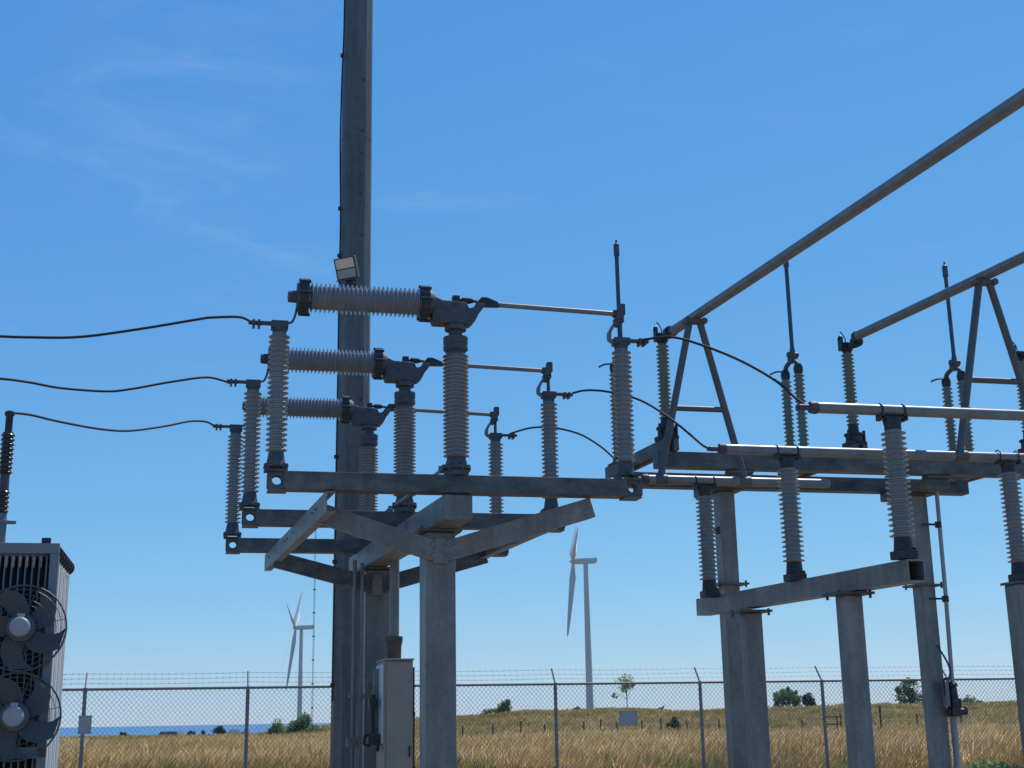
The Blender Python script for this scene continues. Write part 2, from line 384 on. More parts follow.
def tufts(nt_, per, y0, y1, amin, amax, powr, spread, keepf):
    c = scatter(nt_, y0, y1, amin, amax, powr); c = c[keepf(c)]
    k = len(c); idx = np.repeat(np.arange(k), per)
    # broad drifts of taller / paler growth, plus each tuft's own character
    drift = 0.5+0.25*np.sin(c[:, 0]*0.55+1.7*np.sin(c[:, 1]*0.21))+0.25*np.sin(c[:, 1]*0.37+c[:, 0]*0.19)
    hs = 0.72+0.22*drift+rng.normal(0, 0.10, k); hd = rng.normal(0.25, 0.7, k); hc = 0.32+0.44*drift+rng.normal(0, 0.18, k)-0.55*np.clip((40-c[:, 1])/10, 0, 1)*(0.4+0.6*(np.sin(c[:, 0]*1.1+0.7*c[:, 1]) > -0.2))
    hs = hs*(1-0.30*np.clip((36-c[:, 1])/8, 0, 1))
    xy = c[idx]+rng.normal(0, spread, (k*per, 2))
    return xy, (hs[idx], hd[idx], np.clip(hc, 0, 1)[idx])
def wheat_keep(c):
    v = -c[:, 0]*math.sin(TH)+c[:, 1]*math.cos(TH); az_ = c[:, 0]/c[:, 1]
    far = 85+7*np.sin(c[:, 0]*0.3)+rng.normal(0, 4, len(c))
    return (v > 28.1) & ((az_ < -0.12) | (c[:, 1] < far)) & (np.hypot((c[:, 0]-11.6)/2.2, (c[:, 1]-32.2)/1.6) > 1)
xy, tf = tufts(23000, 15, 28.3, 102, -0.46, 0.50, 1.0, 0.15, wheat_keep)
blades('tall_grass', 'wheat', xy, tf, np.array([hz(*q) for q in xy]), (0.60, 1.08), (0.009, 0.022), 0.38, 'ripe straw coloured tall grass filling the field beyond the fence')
xy, tf = tufts(13000, 12, 78, 172, -0.48, 0.52, 1.0, 0.30, lambda c: (c[:, 0]/c[:, 1] > -0.15) | (c[:, 1] > 98))
blades('hill_grass', 'meadow', xy, tf, np.array([hz(*q) for q in xy]), (0.28, 0.60), (0.03, 0.065), 0.3, 'short olive meadow grass on the low hill behind the field')

# ================================================================== LEFT: POWER TRANSFORMER
t = thing('power_transformer', 'grey power transformer with two round cooling fans on its radiator, at left frame edge', 'transformer', G(-1.63, 11.45))
mb = MB()
mb.box(-0.85, 0.475, 0, 0.06, 3.085, 3.17).box(0.405, 0.475, 0.0, 0.06, 0.35, 3.085).box(-0.30, -0.22, 0.0, 0.06, 0.35, 3.085).box(-0.85, 0.475, 0, 0.06, 1.46, 1.55).box(-0.85, 0.475, 0, 0.06, 0.30, 0.40)
mb.build('radiator_frame', 'rad', t, bevel=0.006)
mb = MB()
for i in range(23):
    x = -0.82 + i*0.054
    mb.box(x, x+0.011, 0.065, 1.20, 0.45, 3.075)
mb.build('radiator_fins', 'rad', t)
MB().box(-0.85, 0.40, 0.22, 1.22, 3.08, 3.16).build('fin_sun_block', 'rad', t, bevel=0.01)  # added box that keeps the sun off the fins so their gaps stay dark
mb = MB()
for k in range(4):
    y = 0.08+k*0.30
    mb.box(0.41, 0.452, y, y+0.25, 0.42, 3.06)
    mb.box(0.44, 0.462, y+0.035, y+0.075, 0.46, 3.02).box(0.44, 0.462, y+0.15, y+0.19, 0.46, 3.02)
mb.build('radiator_side_panel', 'white', t, bevel=0.008)
mb = MB()
mb.cyl((0.43, 0.02, 3.10), (0.43, 1.25, 3.10), 0.045)
for k in range(7):
    y = 0.08+k*0.18
    mb.cyl((0.43, y, 3.10), (0.43, y+0.045, 3.10), 0.068)
mb.box(0.33, 0.40, 0.01, 0.06, 3.17, 3.215)
mb.build('header_pipe', 'dark', t, smooth=35)
# tank and bushings behind
mb = MB(); mb.box(-2.6, -0.12, 1.2, 3.6, 0.25, 3.0); mb.box(-2.7, -0.05, 1.1, 3.7, 3.0, 3.06)
for k in range(6): mb.box(-0.12, -0.06, 1.4+k*0.4, 1.46+k*0.4, 0.4, 2.95)
mb.build('tank', 'rad', t, bevel=0.012)
mb = MB(); mb.box(-2.9, 0.6, -0.5, 4.0, 0.0, 0.25); mb.build('pad', 'concrete', t, bevel=0.02)
def bushing(x, y, ztop, parent):
    b = MB().lathe(sheds(9, ztop-0.66, ztop-0.23, 0.054, 0.069), (x, y, 0), n=18).build('bushing', 'brown', parent, smooth=40)
    MB().lathe([(0.037, ztop-0.23), (0.036, ztop-0.04), (0.042, ztop-0.03), (0.042, ztop-0.01), (0.02, ztop)], (x, y, 0)).box(x-0.045, x+0.045, y-0.03, y+0.03, ztop-0.05, ztop-0.02).build('terminal_cap', 'dark', b, smooth=40)
    MB().lathe([(0.048, ztop-0.82), (0.046, ztop-0.66)], (x, y, 0)).build('centre_sleeve', 'cast', b, smooth=40)
    MB().lathe(sheds(5, ztop-1.06, ztop-0.82, 0.048, 0.062), (x, y, 0), n=18).build('lower_sheds', 'brown', b, smooth=40)
    MB().lathe([(0.09, 3.06), (0.09, 3.16), (0.055, 3.2), (0.052, ztop-1.17), (0.064, ztop-1.165), (0.064, ztop-1.13), (0.05, ztop-1.125), (0.048, ztop-1.06)], (x, y, 0)).box(x+0.04, x+0.14, y-0.02, y+0.02, ztop-1.165, ztop-1.135).build('turret', 'rad', b, smooth=30)
bushing(-0.355, 2.55, 4.85, t); bushing(-0.86, 2.05, 5.09, t); bushing(-1.37, 1.45, 5.12, t)
# fans
fan = bpy.data.objects.new('fan', None)
def make_fan(parent, cx, cz):
    root = MB().lathe([(0.335, -0.07), (0.345, -0.07), (0.345, 0.0), (0.335, 0.0), (0.335, -0.07)], (cx, 0, cz), (0, 1, 0), 36, cap=False).build('fan', 'fan', parent, smooth=35)
    g = MB()
    for rr, yy in ((0.345, -0.075), (0.305, -0.098), (0.265, -0.108), (0.225, -0.114), (0.185, -0.118), (0.145, -0.12)):
        g.tube([(cx+rr*math.cos(2*PI*k/32), yy, cz+rr*math.sin(2*PI*k/32)) for k in range(32)], 0.0027, 5, True)
    for k in range(12):
        an = 2*PI*k/12+0.2
        g.tube([(cx+0.10*math.cos(an), -0.12, cz+0.10*math.sin(an)), (cx+0.265*math.cos(an), -0.109, cz+0.265*math.sin(an)), (cx+0.347*math.cos(an), -0.07, cz+0.347*math.sin(an))], 0.003, 5)
    g.build('guard', 'fan', root)
    b = MB()
    for k in range(5):
        an = 2*PI*k/5+0.5; vs = []
        for q in range(6):
            f = q/5; rr = 0.09+0.235*f; half = 0.085+0.045*f - 0.035*f*f*f
            sk = an + 0.5*f*f
            tw = math.radians(38-16*f)
            for s_ in (-1, 1):
                tx, tz = -math.sin(sk), math.cos(sk)
                vs.append((cx+rr*math.cos(sk)+tx*s_*half*math.cos(tw), -0.055+s_*half*math.sin(tw)*0.42, cz+rr*math.sin(sk)+tz*s_*half*math.cos(tw)))
        vs += [(x, y+0.006, z) for x, y, z in vs]
        fs = []
        for q in range(5):
            i = 2*q; fs += [(i, i+1, i+3, i+2), (i+12, i+14, i+15, i+13), (i, i+2, i+14, i+12), (i+1, i+13, i+15, i+3)]
        fs += [(0, 12, 13, 1), (10, 11, 23, 22)]
        b.add(vs, fs)
    b.build('fan_blades', 'fan', root, smooth=30)
    h = MB().lathe([(0.105, -0.03), (0.11, -0.04), (0.11, -0.125), (0.085, -0.135)], (cx, 0, cz), (0, 1, 0), 24)
    h.build('motor_mount', 'fan', root, smooth=35)
    h = MB().lathe([(0.066, -0.225), (0.078, -0.212), (0.078, -0.13)], (cx, 0, cz), (0, 1, 0), 20)
    h.box(cx-0.025, cx+0.025, -0.20, -0.14, cz+0.07, cz+0.105); bolts(h, [(cx+0.05*math.cos(k*PI/2+0.6), -0.224, cz+0.05*math.sin(k*PI/2+0.6)) for k in range(4)], (0, -1, 0), 0.008, 0.008)
    h.build('fan_motor', 'sign', root, smooth=35)
make_fan(t, 0.234, 2.476); make_fan(t, 0.234, 1.784)

# ================================================================== TALL POLE
t = thing('utility_pole', 'tall tapering dark grey steel pole rising out of the top of the picture', 'pole', G(2.185, 20))
prof = [(0.285, 0.0), (0.27, 1.2), (0.258, 7.0), (0.245, 13.5), (0.205, 26)]
mb = MB().lathe(prof, n=12); mb.build('shaft', 'pole', t)
for z, rr in ((10.9, 0.249), (2.0, 0.270)):
    MB().lathe([(rr, z), (rr+0.004, z), (rr+0.004, z+0.02), (rr, z+0.02)], n=12).build('band', 'pole', t)
for k, z in enumerate((9.9, 10.6, 11.0, 11.9, 9.2, 6.5)):
    bolts(MB(), [(0.05+0.01*k, -0.235, z)], (0, -1, 0), 0.014, 0.02).build('step_bolt', 'dark', t)
mb = MB().tube(spline([(-0.262, -0.10, 2.0), (-0.255, -0.10, 5.0), (-0.257, -0.10, 8.2), (-0.252, -0.10, 9.5), (-0.275, -0.10, 10.8), (-0.264, -0.10, 12.0), (-0.24, -0.10, 13.2), (-0.22, -0.1, 17), (-0.2, -0.08, 25)]), 0.012)
for z in (2.2, 4.0, 5.6, 8.85, 9.65, 12.35): mb.box(-0.292, -0.24, -0.13, -0.07, z, z+0.05)
mb.build('ground_cable', 'cable', t)
t2 = thing('floodlight', 'square grey floodlight with bright lens clamped to the tall pole', 'floodlight', G(2.06, 19.62, 8.50))
q = MB(); q.box(-0.19, 0.15, -0.07, 0.05, -0.17, 0.17); q.box(-0.21, 0.17, -0.085, -0.07, -0.185, -0.165)
bd = q.build('housing', 'cast', t2, bevel=0.01); bd.rotation_euler = (math.radians(20), math.radians(-6), math.radians(-25)); bd.location = (-0.03, -0.06, 0.06)
MB().box(-0.165, 0.125, -0.079, -0.07, 0.0, 0.15).build('lens', 'lens', bd, bevel=0.004)
MB().box(-0.165, 0.125, -0.078, -0.07, -0.15, -0.02).build('driver_cover', 'sign', bd, bevel=0.004)
MB().box(-0.06, 0.08, -0.02, 0.16, -0.34, -0.27).bar((0.0, 0.0, -0.30), (0.0, -0.02, 0.0), 0.12, 0.03, (0, 1, 0)).cyl((-0.05, 0.03, -0.17), (0.09, 0.03, -0.17), 0.035).build('bracket', 'dark', t2)

# ================================================================== LEFT SWITCH STAND
SK = -0.065                               # the stand leans slightly off the yard grid
t = thing('steel_support_stand', 'galvanized two-column stand with crossbeam and diagonal braces under the three interrupter switches', 'steel stand', G(2.33, 13.3))
def col(mb, x, y, w, z0, z1, sk=-0.07):
    h = w/2
    c = [(x+sx_*h+sk*sy_*h, y+sy_*h) for sx_, sy_ in ((-1, -1), (1, -1), (1, 1), (-1, 1))]
    return mb.add([(a_, b_, z0) for a_, b_ in c]+[(a_, b_, z1) for a_, b_ in c], [(3,2,1,0),(4,5,6,7),(0,1,5,4),(1,2,6,5),(2,3,7,6),(3,0,4,7)])
for (x, y) in ((0.0, 0.0), (-0.19, 3.45)):
    col(MB(), x, y, 0.305, 0.05, 3.55).build('column', 'galv', t, bevel=0.02)
    MB().box(x-0.27, x+0.27, y-0.27, y+0.27, 0.02, 0.05).build('base_plate', 'galv', t)
    mb = MB().box(x-0.22, x+0.22, y-0.22, y+0.22, 3.55, 3.575)
    bolts(mb, [(x+sx*0.19, y+sy*0.19, 3.53) for sx in (-1, 1) for sy in (-1, 1)], (0, 0, 1), 0.014, 0.07)
    mb.build('cap_plate', 'beam', t)
mb = MB().bar((0.075, -0.78, 3.705), (0.075+SK*5.2-0.02, 4.45, 3.705), 0.285, 0.25)
mb.build('crossbeam', 'galv', t, bevel=0.012)
for x0, hh, fl in ((-1.21, 0.205, 1), (1.45, 0.14, -1)):
    mb = MB(); zc = 3.823-hh/2; e_ = hh/2-0.006
    a0, b0 = Vector((x0, -0.85 if fl > 0 else -0.50, zc)), Vector((x0+SK*5.05, 4.2, zc))
    mb.bar(a0, b0, 0.012, hh)
    for sz_ in (-1, 1): mb.bar(a0+Vector((fl*0.044, 0, sz_*e_)), b0+Vector((fl*0.044, 0, sz_*e_)), 0.076, 0.012)
    bolts(mb, [a0.lerp(b0, f)+Vector((-0.006, 0, 0.02)) for f in (0.12, 0.17, 0.45, 0.55, 0.60, 0.9)], (-1, 0, 0), 0.014, 0.015)
    mb.build('side_channel', 'galv', t)
for y, xc in ((-0.175, 0.0), (3.275, -0.19)):
    for sgn, xe in ((-1, -1.19), (1, 1.47)):
        xe2 = xe + SK*(y+0.85)
        mb = MB()
        a0, b0 = Vector((xc+sgn*0.02, y, 3.34)), Vector((xe2, y-0.02, (3.72 if y < 0 else 3.66) if sgn < 0 else 3.735))
        if sgn > 0 and y < 0: b0 = Vector((1.475, -0.64, 3.752))
        mb.bar(a0, b0, 0.03, 0.20); mb.bar(a0+Vector((0, 0.045, -0.094)), b0+Vector((0, 0.045, -0.094)), 0.09, 0.012)
        d = (b0-a0).normalized()
        bolts(mb, [a0+d*(0.06+0.07*k)+Vector((0, -0.015, dz)) for k in (0, 1) for dz in (-0.055, 0.055)], (0, -1, 0), 0.02, 0.022)
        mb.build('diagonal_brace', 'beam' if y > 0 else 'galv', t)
    g_ = MB().prism([(xc-0.075, 3.225), (xc+0.075, 3.225), (xc+0.055, 3.475), (xc-0.055, 3.475)], y-0.03, y-0.0175)
    bolts(g_, [(xc+dx, y-0.03, zz) for dx in (-0.04, 0.04) for zz in (3.26, 3.34, 3.42)], (0, -1, 0), 0.016, 0.018)
    g_.build('gusset_plate', 'galv', t)
mb = MB()
mb.tube([(-0.475, 3.25, 1.45), (-0.475, 3.25, 3.66)], 0.026, 10).box(-0.55, -0.40, 3.22, 3.30, 1.40, 1.52).cyl((-0.475, 3.25, 0.05), (-0.475, 3.25, 1.40), 0.018)
mb.box(-0.53, -0.28, 3.24, 3.28, 1.98, 2.02)
mb.build('conduit', 'galv', t, smooth=35)
MB().tube([(-0.385, 3.22, 0.05), (-0.385, 3.22, 3.62)], 0.024, 10).build('conduit', 'galv', t, smooth=35)

# ================================================================== THREE INTERRUPTER SWITCHES (one per phase)
GR = 'interrupter switches on the left stand'
def make_switcher(label):
    t = thing('interrupter_switch', label, 'power switch', G(0.57, 12.6, 3.845), TH, GR)
    z = 0.175
    mb = MB().box(0.15, 3.56, -0.10, 0.10, 0.0, z)
    mb.build('base_beam', 'beam', t, bevel=0.008)
    for x0, x1, xc in ((0.0, 0.18, 0.085), (3.53, 3.71, 3.625)):
        mb = MB()
        for y0, y1 in ((-0.06, -0.045), (0.045, 0.06)):
            mb.holed(x0-0.005, x1+0.02, -0.012, z+0.008, xc, z*0.52, 0.046, y0, y1)
        bolts(mb, [(x0+0.02, -0.06, 0.02), (x1, -0.06, 0.02), (x0+0.02, -0.06, z-0.02), (x1, -0.06, z-0.02)], (0, -1, 0), 0.012, 0.014)
        mb.box(x0, x1, -0.10, 0.10, z-0.004, z+0.012).box(x0, x1, -0.10, 0.10, -0.016, -0.002)
        mb.build('end_bracket', 'beam', t)
    # end post insulators
    for xc, kind in ((0.075, 'l'), (3.58, 'r')):
        ins = MB().lathe(sheds(23, z+0.195, z+1.375, 0.070, 0.104), (xc, 0, 0), n=22).build('post_insulator', 'porc', t, smooth=45)
        mb = MB().lathe([(0.098, z+0.055), (0.092, z+0.075), (0.075, z+0.175), (0.070, z+0.20)], (xc, 0, 0))
        for sx in (-1, 1): mb.box(xc+sx*0.085-0.025, xc+sx*0.085+0.025, -0.07, 0.07, z, z+0.075)
        mb.box(xc-0.115, xc+0.115, -0.085, 0.085, z+0.045, z+0.063)
        mb.build('pedestal', 'cast', ins, smooth=30)
        mb = MB().lathe([(0.072, z+1.36), (0.068, z+1.38), (0.075, z+1.44)], (xc, 0, 0))
        mb.box(xc-0.082, xc+0.082, -0.07, 0.07, z+1.425, z+1.495)
        sg = -1 if kind == 'l' else 1
        mb.box(min(xc+sg*0.06, xc+sg*0.20), max(xc+sg*0.06, xc+sg*0.20), -0.035, 0.035, z+1.465, z+1.49)
        mb.cyl((xc+sg*0.18, 0, z+1.475), (xc+sg*0.30, 0, z+1.482), 0.024)
        for k in (0.20, 0.25): mb.box(xc+sg*k-0.012, xc+sg*k+0.012, -0.05, 0.05, z+1.43, z+1.50)
        mb.build('terminal_cap', 'cast', ins, smooth=30)
    MB().tube(spline([(0.14, 0, z+1.49), (0.19, 0, z+1.50), (0.22, 0, z+1.56), (0.24, 0, z+1.66)]), 0.012).build('jumper_lead', 'copper', t)
    # rotating centre insulator
    ins = MB().lathe(sheds(26, z+0.19, z+1.25, 0.095, 0.132), (1.83, 0, 0), n=22).build('post_insulator', 'porc', t, smooth=45)
    mb = MB().lathe([(0.125, z), (0.125, z+0.05), (0.11, z+0.06), (0.115, z+0.10), (0.095, z+0.17), (0.09, z+0.205)], (1.83, 0, 0))
    mb.lathe([(0.145, z+0.07), (0.145, z+0.095)], (1.83, 0, 0))
    bolts(mb, [(1.83+0.125*math.cos(k), 0.125*math.sin(k), z+0.05) for k in range(6)], (0, 0, 1), 0.016, 0.07)
    mb.build('bearing_base', 'cast', ins, smooth=30)
    mb = MB().lathe([(0.10, z+1.225), (0.095, z+1.26), (0.125, z+1.29), (0.125, z+1.33), (0.118, z+1.335), (0.118, z+1.35), (0.125, z+1.355), (0.125, z+1.42), (0.07, z+1.425), (0.07, z+1.49), (0.11, z+1.495), (0.11, z+1.545)], (1.83, 0, 0))
    mb.build('head_collar', 'cast', ins, smooth=30)
    # gear head
    g = MB().prism([(1.60, z+1.550), (1.98, z+1.550), (2.02, z+1.590), (2.07, z+1.690), (2.12, z+1.750), (2.12, z+1.775), (2.05, z+1.775), (2.0, z+1.730), (1.96, z+1.720), (1.93, z+1.780), (1.69, z+1.790), (1.60, z+1.830), (1.575, z+1.610)], -0.09, 0.09).build('gear_head', 'cast', t, bevel=0.015)
    mb = MB().box(1.80, 1.87, -0.04, 0.04, z+1.775, z+1.860).cyl((1.86, 0, z+1.825), (2.20, 0, z+1.815), 0.016).cyl((1.90, 0, z+1.824), (1.985, 0, z+1.822), 0.034).cyl((1.99, 0, z+1.822), (2.01, 0, z+1.822), 0.026)
    mb.build('link_rod', 'dark', g, smooth=30)
    # interrupter tube: x 0.30..1.53
    zc0, zc1 = z+1.765, z+1.765
    ax = Vector((1.20, 0, zc1-zc0)).normalized()
    ib = MB().lathe(sheds(25, 0.05, 1.155, 0.115, 0.152), (0.315, 0, zc0), ax, n=24).build('interrupter', 'porc', t, smooth=45)
    for x in (0.315, 1.515):
        o_ = Vector((0.315, 0, zc0)) + ax*(x-0.315)
        mb = MB().lathe([(0.165, -0.045), (0.18, -0.045), (0.18, 0.035), (0.165, 0.035)], o_, ax, 20)
        bolts(mb, [o_+Vector((-0.06, 0.178*math.cos(k*PI/4), 0.178*math.sin(k*PI/4))) for k in range(8)], (1, 0, 0), 0.018, 0.11)
        mb.build('end_flange', 'dark', ib, smooth=30)
    o_ = Vector((0.315, 0, zc0))
    MB().lathe([(0.02, -0.17), (0.055, -0.165), (0.06, -0.12), (0.06, -0.085), (0.14, -0.08), (0.15, -0.045)], o_, ax, 18).build('end_cap', 'cast', ib, smooth=35)
    o_ = Vector((1.515, 0, zc1)); MB().lathe([(0.15, 0.035), (0.13, 0.07), (0.11, 0.10)], o_, ax, 18).build('adapter', 'cast', ib, smooth=35)
    # blade
    bl = MB().cyl((2.05, 0, z+1.80), (3.54, 0, z+1.765), 0.026, n=16).build('blade_arm', 'alu', t, smooth=40)
    MB().prism([(2.05, z+1.80), (2.10, z+1.862), (2.16, z+1.862), (2.27, z+1.82), (2.29, z+1.77), (2.12, z+1.765), (2.03, z+1.775)], -0.035, 0.035).build('blade_contact', 'dark', bl, bevel=0.008)
    # hinge end
    mb = MB().box(3.53, 3.61, -0.055, 0.055, z+1.665, z+1.80).box(3.505, 3.565, -0.04, 0.04, z+1.735, z+1.80).box(3.52, 3.595, -0.07, 0.07, z+1.69, z+1.715).box(3.565, 3.63, -0.045, 0.045, z+1.75, z+1.87)
    mb.cyl((3.515, 0, z+1.675), (3.565, 0, z+1.66), 0.05)
    mb.build('hinge_jaw', 'cast', t, bevel=0.006)
    MB().cyl((3.58, 0, z+1.48), (3.58, 0, z+1.68), 0.021).build('hinge_stem', 'cast', t)
    MB().tube(spline([(3.535, 0, z+1.66), (3.495, 0, z+1.62), (3.46, 0, z+1.55), (3.455, 0, z+1.48), (3.505, 0, z+1.455)]), [0.012]*4+[0.018]*8+[0.026]*13, 8).build('arcing_horn', 'alu', t)
    return t
sw1 = make_switcher('interrupter switch on the front beam, nearest and highest of the three grey stacks')
for (du, v, lab) in ((-0.158, 14.98, 'interrupter switch on the middle beam, between the nearest and the farthest one'),
                     (-0.285, 17.4, 'interrupter switch on the rearmost beam, lowest and smallest in view beside the tall pole')):
    c = copy_tree(sw1); c.location = G(0.57+du, v, 3.845); c['label'] = lab

# linkage between the three rotating posts
pts = [G(2.27, 12.55, 4.10), G(2.12, 15.1, 4.10), G(1.98, 17.35, 4.10)]
mb = MB()
mb.tube([G(2.27, 12.72, 4.10), G(2.12, 15.05, 4.10)], 0.018).tube([G(2.10, 15.3, 4.10), G(1.98, 17.3, 4.10)], 0.018)
for q in pts: mb.bar(q+UX*0.12+Vector((0, 0, -0.0)), q+VY*0.16+UX*-0.02, 0.045, 0.025).cyl(q+VY*0.16+Vector((0, 0, -0.03)), q+VY*0.16+Vector((0, 0, 0.04)), 0.03)
o = mb.build('interphase_rod', 'galv', smooth=30); tag(o, 'thin galvanized linkage rod joining the three switch bearings above the crossbeam', 'rod')

# control cabinet with its drive shaft
t = thing('control_cabinet', 'tall beige-grey control cabinet between the two stand columns', 'cabinet', G(2.10, 15.5))
MB().box(0, 0.33, 0.02, 0.72, 0.35, 2.38).build('body', 'cab', t, bevel=0.01)
MB().box(-0.012, 0.342, 0.0, 0.74, 2.38, 2.40).build('lid', 'cab', t, bevel=0.004)
MB().box(0.02, 0.315, -0.012, 0.018, 0.40, 2.36).build('door', 'cab', t, bevel=0.005)
MB().box(0.275, 0.292, -0.03, -0.012, 1.30, 1.42).build('latch', 'dark', t)
MB().box(0.332, 0.35, 0.03, 0.06, 0.6, 2.3).box(0.33, 0.35, -0.012, 0.0, 1.74, 1.80).box(0.33, 0.35, -0.012, 0.0, 1.15, 1.2).build('hinge', 'dark', t)
MB().box(-0.02, -0.002, 0.06, 0.66, 1.45, 2.34).build('side_panel', 'white', t, bevel=0.004)
MB().box(0.05, 0.28, 0.1, 0.6, 0.0, 0.35).build('plinth', 'concrete', t)
mb = MB().box(-0.08, -0.02, 0.40, 0.44, 1.50, 2.30)
mb.build('side_rail', 'galv', t)
mb = MB().tube([(-0.10, 0.30, 2.0), (-0.105, 0.29, 1.75), (-0.10, 0.28, 1.56)], 0.028).box(-0.15, -0.05, 0.22, 0.34, 1.84, 1.96).box(-0.16, -0.02, 0.20, 0.36, 1.43, 1.55)
mb.tube([(-0.14, 0.28, 1.55), (-0.20, 0.26, 1.53), (-0.21, 0.25, 1.45), (-0.14, 0.26, 1.42)], 0.016).cyl((-0.05, 0.24, 1.36), (-0.04, 0.24, 1.46), 0.02)
mb.build('crank_handle', 'dark', t, smooth=35)
s_ = MB().lathe([(0.060, 2.66), (0.060, 3.60)], (0.175, 0.50, 0), n=18).build('drive_shaft', 'galv', t, smooth=35)
MB().lathe([(0.085, 2.40), (0.088, 2.57), (0.098, 2.60), (0.105, 2.66), (0.105, 2.68), (0.06, 2.68)], (0.175, 0.50, 0), n=18).build('coupling', 'rust', s_, smooth=35)

# ================================================================== CABLES
def cable(pts, label, group, rad=0.0135):
    o = MB().tube(spline([G(*q) for q in pts], 7), rad, 8).build('jumper_cable', 'cable', smooth=60)
    tag(o, label, 'cable', group)
g1, g2 = 'cables to the transformer', 'cables between the switches and the bus tubes'
cable([(0.36, 12.6, 5.51), (0.25, 12.56, 5.535), (0.0, 12.52, 5.505), (-0.12, 12.51, 5.48), (-0.66, 12.43, 5.33), (-1.19, 12.36, 5.205), (-1.62, 12.29, 5.16), (-1.87, 12.27, 5.15), (-2.25, 12.35, 5.17), (-2.65, 12.6, 5.17), (-3.0, 12.9, 5.12)], 'topmost of the three black cables running left out of frame from the front post', g1)
cable([(0.22, 15.1, 5.51), (0.12, 15.03, 5.525), (-0.06, 14.9, 5.515), (-0.43, 14.68, 5.39), (-0.84, 14.43, 5.23), (-1.09, 14.28, 5.16), (-1.51, 14.0, 5.11), (-1.79, 13.81, 5.11), (-2.05, 13.62, 5.09), (-2.49, 13.5, 5.06)], 'middle of the three black cables at left, sagging from the second post', g1)
cable([(0.06, 17.38, 5.51), (-0.04, 17.1, 5.49), (-0.23, 16.8, 5.42), (-0.52, 16.4, 5.26), (-0.9, 15.84, 5.07), (-1.2, 15.37, 4.98), (-1.57, 14.73, 4.91), (-1.82, 14.25, 4.87), (-1.985, 14.0, 4.83)], 'lowest of the three black cables at left, ending on the brown transformer bushing', g1)
cable([(4.35, 12.6, 5.51), (4.56, 12.2, 5.44), (4.77, 11.9, 5.28), (5.0, 11.52, 5.03), (5.19, 11.17, 4.75), (5.29, 10.95, 4.52), (5.36, 10.85, 4.42)], 'longest black cable arching from the front post down to the nearest bus tube', g2)
cable([(4.23, 15.15, 5.52), (4.38, 14.75, 5.50), (4.57, 14.35, 5.39), (4.78, 13.89, 5.19), (4.96, 13.49, 4.91), (5.08, 13.17, 4.65), (5.16, 12.97, 4.48), (5.22, 12.8, 4.41)], 'black cable arching from the second post behind the front insulator to the middle bus tube', g2)
cable([(4.07, 17.38, 5.52), (4.23, 16.79, 5.48), (4.42, 16.31, 5.38), (4.62, 15.83, 5.2), (4.77, 15.45, 4.97), (4.86, 15.17, 4.76), (4.96, 14.84, 4.49), (5.05, 14.66, 4.41)], 'shortest black cable bowing from the rear post and vanishing behind the front insulator', g2)

# ================================================================== RIGHT: LOW BUS ON ITS STAND
t = thing('bus_support_stand', 'short galvanized stand with a sloping-looking box beam on two columns carrying three insulators', 'steel stand', G(6.0, 13.0))
E0, E1 = Vector((-0.08+0.02, 2.25, 2.97)), Vector((0.255, -2.22, 2.93))
mb = MB()
d = (E1-E0).normalized(); sx = d.cross(Vector((0, 0, 1)))
for o_, w_, h_ in ((Vector((0, 0, 0.093)), 0.18, 0.014), (Vector((0, 0, -0.093)), 0.18, 0.014)): mb.bar(E0+o_, E1+o_, w_, h_)
for sg in (-1, 1): mb.bar(E0+sx*sg*0.083, E1+sx*sg*0.083, 0.014, 0.172)
mb.bar(E1-d*0.60, E1-d*0.59, 0.15, 0.17)
mb.build('box_beam', 'galv', t)
for k, (x, y) in enumerate(((-0.02, 0.92), (0.095, -1.20))):
    col(MB(), x, y, 0.19, 0.05, 2.80).build('column', 'galv', t, bevel=0.02)
    MB().box(x-0.2, x+0.2, y-0.2, y+0.2, 0.02, 0.05).build('base_plate', 'galv', t)
    mb = MB().box(x-0.19, x+0.19, y-0.17, y+0.17, 2.80, 2.825)
    bolts(mb, [(x+sx_*0.16, y+sy_*0.13, 2.765) for sx_ in (-1, 1) for sy_ in (-1, 1)], (0, 0, 1), 0.016, 0.075)
    mb.build('cap_plate', 'beam', t)
GI = 'post insulators under the low bus tubes'
def make_post(label):
    t = thing('post_insulator', label, 'insulator', G(6.185, 10.85, 3.032), TH, GI)
    MB().lathe(sheds(20, 0.20, 1.20, 0.076, 0.116), n=22).build('shed_stack', 'porc', t, smooth=45)
    mb = MB().box(-0.095, 0.095, -0.085, 0.085, 0.005, 0.08).lathe([(0.09, 0.08), (0.086, 0.12), (0.078, 0.205)])
    bolts(mb, [(sx_*0.075, -0.065, 0.08) for sx_ in (-1, 1)], (0, 0, 1), 0.016, 0.03)
    mb.build('base_casting', 'dark', t, smooth=30, bevel=0.004)
    mb = MB().lathe([(0.078, 1.195), (0.078, 1.24), (0.088, 1.29), (0.088, 1.305)]).box(-0.13, 0.13, -0.05, 0.05, 1.305, 1.325)
    for sx_ in (-1, 1): mb.box(sx_*0.12-0.018, sx_*0.12+0.018, -0.05, 0.05, 1.29, 1.345)
    for x in (-0.115, 0.115): mb.tube([(x, 0.060*math.cos(k*PI/8), 1.388+0.060*math.sin(k*PI/8)) for k in range(16)], 0.0075, 6, True)
    mb.build('tube_clamp', 'dark', t, smooth=30)
    return t
p1 = make_post('grey insulator standing on the front end of the short stand, under the nearest bus tube')
